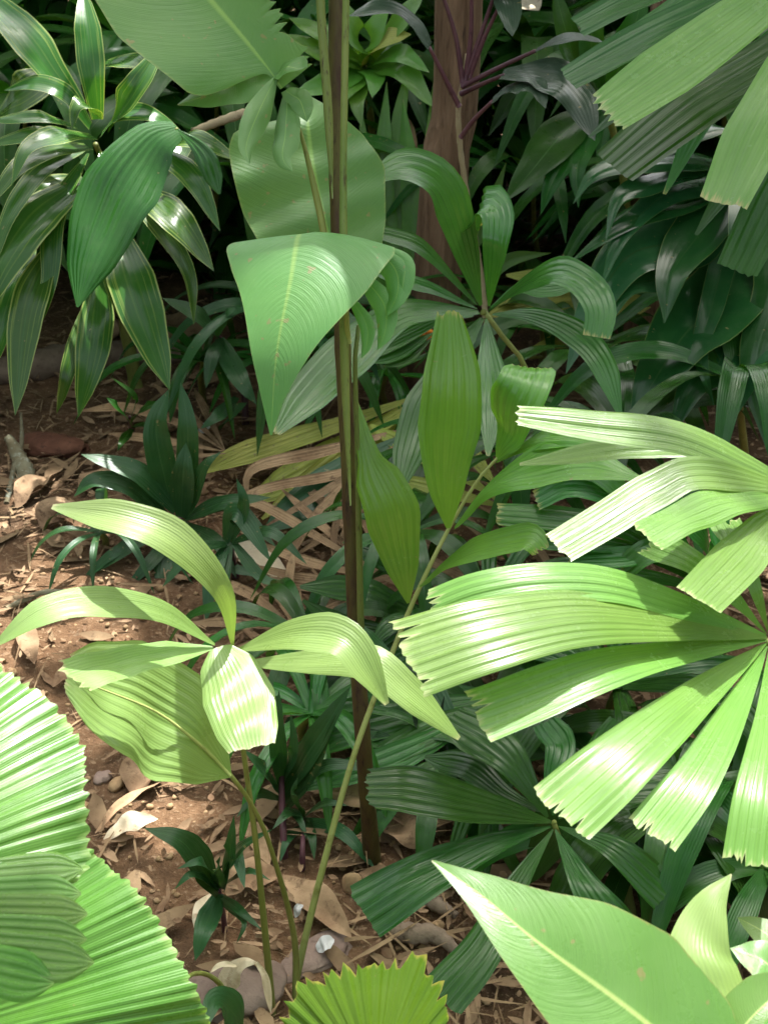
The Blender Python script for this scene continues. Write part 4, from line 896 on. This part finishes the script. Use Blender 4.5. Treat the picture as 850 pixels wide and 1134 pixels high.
# bleached curled leaf near the bottom
o = thing('dead_leaf', 'bleached curling dry leaf hanging over the rock at the bottom', 'dead leaf', gp(262, 1105, 0), 'dead leaves on the ground')
leaf(o, [(236,1118),(248,1090),(268,1068),(286,1066)], 1.66, 1.6, 22, 'lance', 'straw', name='blade', wave=.3, arch=.4)
leaf(o, [(284,1066),(294,1085),(300,1122)], 1.6, 1.62, 9, 'strap', 'straw', name='torn_strip', wave=.3)
leaf(o, [(262,1070),(245,1068),(232,1078)], 1.62, 1.6, 6, 'strap', 'straw', name='torn_strip', wave=.3)
def rock(label, u, v, rpx, s3, mat, name='stone', seed=0, rough=.35, cat='stone'):
    p = gp(u, v, 0); r = rpx * axial(p) / FPX; p = p + np.array([0, 0, r * s3[2] * .45])
    mb = MB(); lump(mb, p, r, s3, rough, seed, 30, 20, seed * .3); return tag(mb.build(name, W[mat], origin=p), label, cat)
rock('broad purplish rock at the foot of the thin stalks', 262, 1118, 44, (1.2, .8, .45), 'stone', seed=1)
rock('flat brownish rock half buried right of the slanting stalk', 350, 1070, 40, (1.3, .55, .22), 'stone', seed=2)
rock('yellowish stone by the mottled stem base', 390, 996, 13, (.8, .8, 1.1), 'ochre', seed=3)
rock('small ochre stone on red soil near the rounded tan leaf', 130, 874, 9, (1.2, .9, .8), 'ochre', seed=4)
rock('small ochre stone beside the pleated fan edge', 94, 903, 9, (1.1, .9, .8), 'ochre', seed=5)
rock('reddish pebble above the rounded tan leaf', 115, 866, 8, (1.2, 1, .7), 'stone', seed=6)
rock('tan stone at left of the blue-green seedling', 205, 950, 9, (1.1, .9, .8), 'ochre', seed=7)
rock('small stone under the drooping seedling tips at right', 485, 1040, 8, (1.1, .9, .8), 'ochre', seed=8)
rock('round reddish husk lying in the litter at left', 66, 500, 30, (1.2, .9, .42), 'husk', 'husk', 9, .6, 'husk')
def wood(label, pts, r, mat='wood', name='fallen_branch'):
    p = [gp(u, v, h) for u, v, h in pts]; d = axial(p[0]); mb = MB(); tube(mb, p, [r * d / FPX * q for q in (1, 1.25, .9, .6)], seg=10, n=22, wob=.18)
    return tag(mb.build(name, W[mat], origin=p[0]), label, 'branch')
wood('gnarled grey-brown piece of wood beneath the dark low fan palm', [(428,1040,.012),(455,1052,.016),(480,1055,.02),(506,1068,.01)], 10)
wood('second gnarled stick behind the grey piece of wood', [(462,1000,.01),(482,1018,.014),(505,1030,.01)], 8)
wood('lichen-covered stump leaning at the left edge', [(32,545,-.01),(28,530,.02),(20,518,.05),(14,512,.07)], 9, 'lich', 'stump')
wood('thin twig rising beside the lichen-covered stump', [(8,560,0),(20,530,.03),(28,515,.06),(30,500,.12)], 3, 'lich')
wood('grey log lying in shade below the pale-edged leaves', [(-10,432,.03),(60,420,.03),(130,402,.03),(210,398,.03)], 16, 'wood')
wood('thin twig on the red soil under the arching pale palm', [(10,690,.01),(50,672,.015),(92,668,.012)], 3, 'lich')
for i, (u, v, w_, lb) in enumerate([(361, 1068, 14, 'white torn scrap on the flat brownish rock'), (332, 1034, 7, 'tiny white scrap between the two stalks'), (229, 484, 13, 'pale scrap among the litter beneath the hanging leaf tip')]):
    dead_leaf(lb, [(u - w_ * .6, v + 3), (u, v), (u + w_ * .7, v - 6)], w_, 'paper', h=.02, lift=.015, pr='ov', name='scrap', cat='scrap')

def litter():
    for name, n, mat, seed, lo, hi, asp in (('leaf_litter', 6500, 'dead', 11, .015, .06, .28), ('twig_litter', 5200, 'strip', 12, .03, .14, .05), ('crumb_litter', 6500, 'dead', 15, .006, .024, .5), ('dry_leaf_litter', 1100, 'strip', 13, .04, .13, .3)):
        mb = MB(); r = random.Random(seed)
        for i in range(n):
            y = 1.0 + 4.6 * r.random() ** 1.0; x = r.uniform(-.55, .55) * (y + .6)
            bare = math.exp(-(((x + .62) / .42) ** 2 + ((y - 1.75) / .65) ** 2))
            if name != 'crumb_litter' and r.random() < bare * .9: continue
            z = ground_z(x, y) + r.uniform(.003, .022); a = r.uniform(0, 6.28); L = r.uniform(lo, hi); w_ = L * asp * r.uniform(.6, 1.3)
            dr = np.array([math.cos(a), math.sin(a), r.uniform(-.12, .3)]); sd = np.array([-math.sin(a), math.cos(a), r.uniform(-.5, .5)]); c = np.array([x, y, z])
            V = np.zeros((4, 3, 3)); UV = np.zeros((4, 3, 2)); cl = r.uniform(-.15, .3)
            for k, (s, q) in enumerate(((0, .25), (.35, 1), (.7, .8), (1, .05))):
                m_ = c + dr * L * s + np.array([0, 0, cl * L * s * (1 - s)])
                V[k, 0] = m_ - sd * w_ * .5 * q; V[k, 1] = m_ + np.array([0, 0, -w_ * .15 * q]); V[k, 2] = m_ + sd * w_ * .5 * q
                for qq in range(3): UV[k, qq] = (qq / 2, s)
            mb.grid(V, UV)
        tag(mb.build(name, W[mat]), 'brown dead leaf fragments and twigs scattered on the soil', 'leaf litter', kind='stuff')
    mb = MB(); r = random.Random(14)
    for i in range(2600):
        y = 1.0 + 2.6 * r.random(); x = r.uniform(-.55, .5) * (y + .5); s = r.uniform(.002, .007) * (2 if r.random() < .08 else 1)
        lump(mb, (x, y, ground_z(x, y) + s * .3), s, (1, 1, .7), .4, i, 6, 4)
    tag(mb.build('gravel', W['ochre']), 'small crumbs of soil and gravel on the bare ground', 'gravel', kind='stuff')
litter()

# ------------------------------------------------------------------ unseen canopy added over the two trunks, leaves placed to shade chosen points
def add_shade_crowns():
    r = random.Random(77); rs = np.random.RandomState(77)
    for u in range(0, 150, 25):                # sun flecks on the bare soil at left
        for v in range(590, 730, 22): LIT.append(G(u, v))
    for u in range(95, 235, 25):
        for v in range(850, 1000, 22): LIT.append(G(u, v))
    lit = np.array(LIT); sh = list(SHADE)
    for i in range(500):
        sh.append(np.array([r.uniform(-2.2, 2.2), r.uniform(2.0, 6.5), r.uniform(0, 1.2)]))
    u1 = unit(np.cross(SUND, [0, 0, 1])); u2 = np.cross(SUND, u1)
    lp = np.stack([lit @ u1, lit @ u2], 1)
    mbs = [MB(), MB()]; tops = [top1, top2]; cnt = 0
    for i in range(5200):
        s = sh[r.randrange(len(sh))]; z = r.uniform(3.6, 6.2)
        c = s + SUND * (z - s[2]) / SUND[2] + np.array([r.gauss(0, .08), r.gauss(0, .08), 0])
        q = np.array([c @ u1, c @ u2])
        if np.min(np.hypot(lp[:, 0] - q[0], lp[:, 1] - q[1])) < .105: continue
        a = r.uniform(0, 6.28); e = r.uniform(-.5, .2); L = r.uniform(.2, .36); w_ = L * .2
        dr = np.array([math.cos(a) * math.cos(e), math.sin(a) * math.cos(e), math.sin(e)]); sd = unit(np.cross(dr, (r.uniform(-.4, .4), r.uniform(-.4, .4), 1))) * w_
        V = np.zeros((4, 3, 3)); UV = np.zeros((4, 3, 2))
        for k, (t, ww) in enumerate(((-.5, .15), (-.15, 1), (.2, .85), (.5, .03))):
            m_ = c + dr * L * t - np.array([0, 0, .3 * L * t * t])
            V[k, 0] = m_ - sd * ww; V[k, 1] = m_ - (0, 0, .012); V[k, 2] = m_ + sd * ww
            for qq in range(3): UV[k, qq] = (qq / 2, t + .5)
        mbs[0 if np.linalg.norm(c - top1) < np.linalg.norm(c - top2) else 1].grid(V, UV); cnt += 1
    for mb, t in zip(mbs, (tree1, tree2)): part(mb, 'shade_crown', W['fill'], t)
add_shade_crowns()
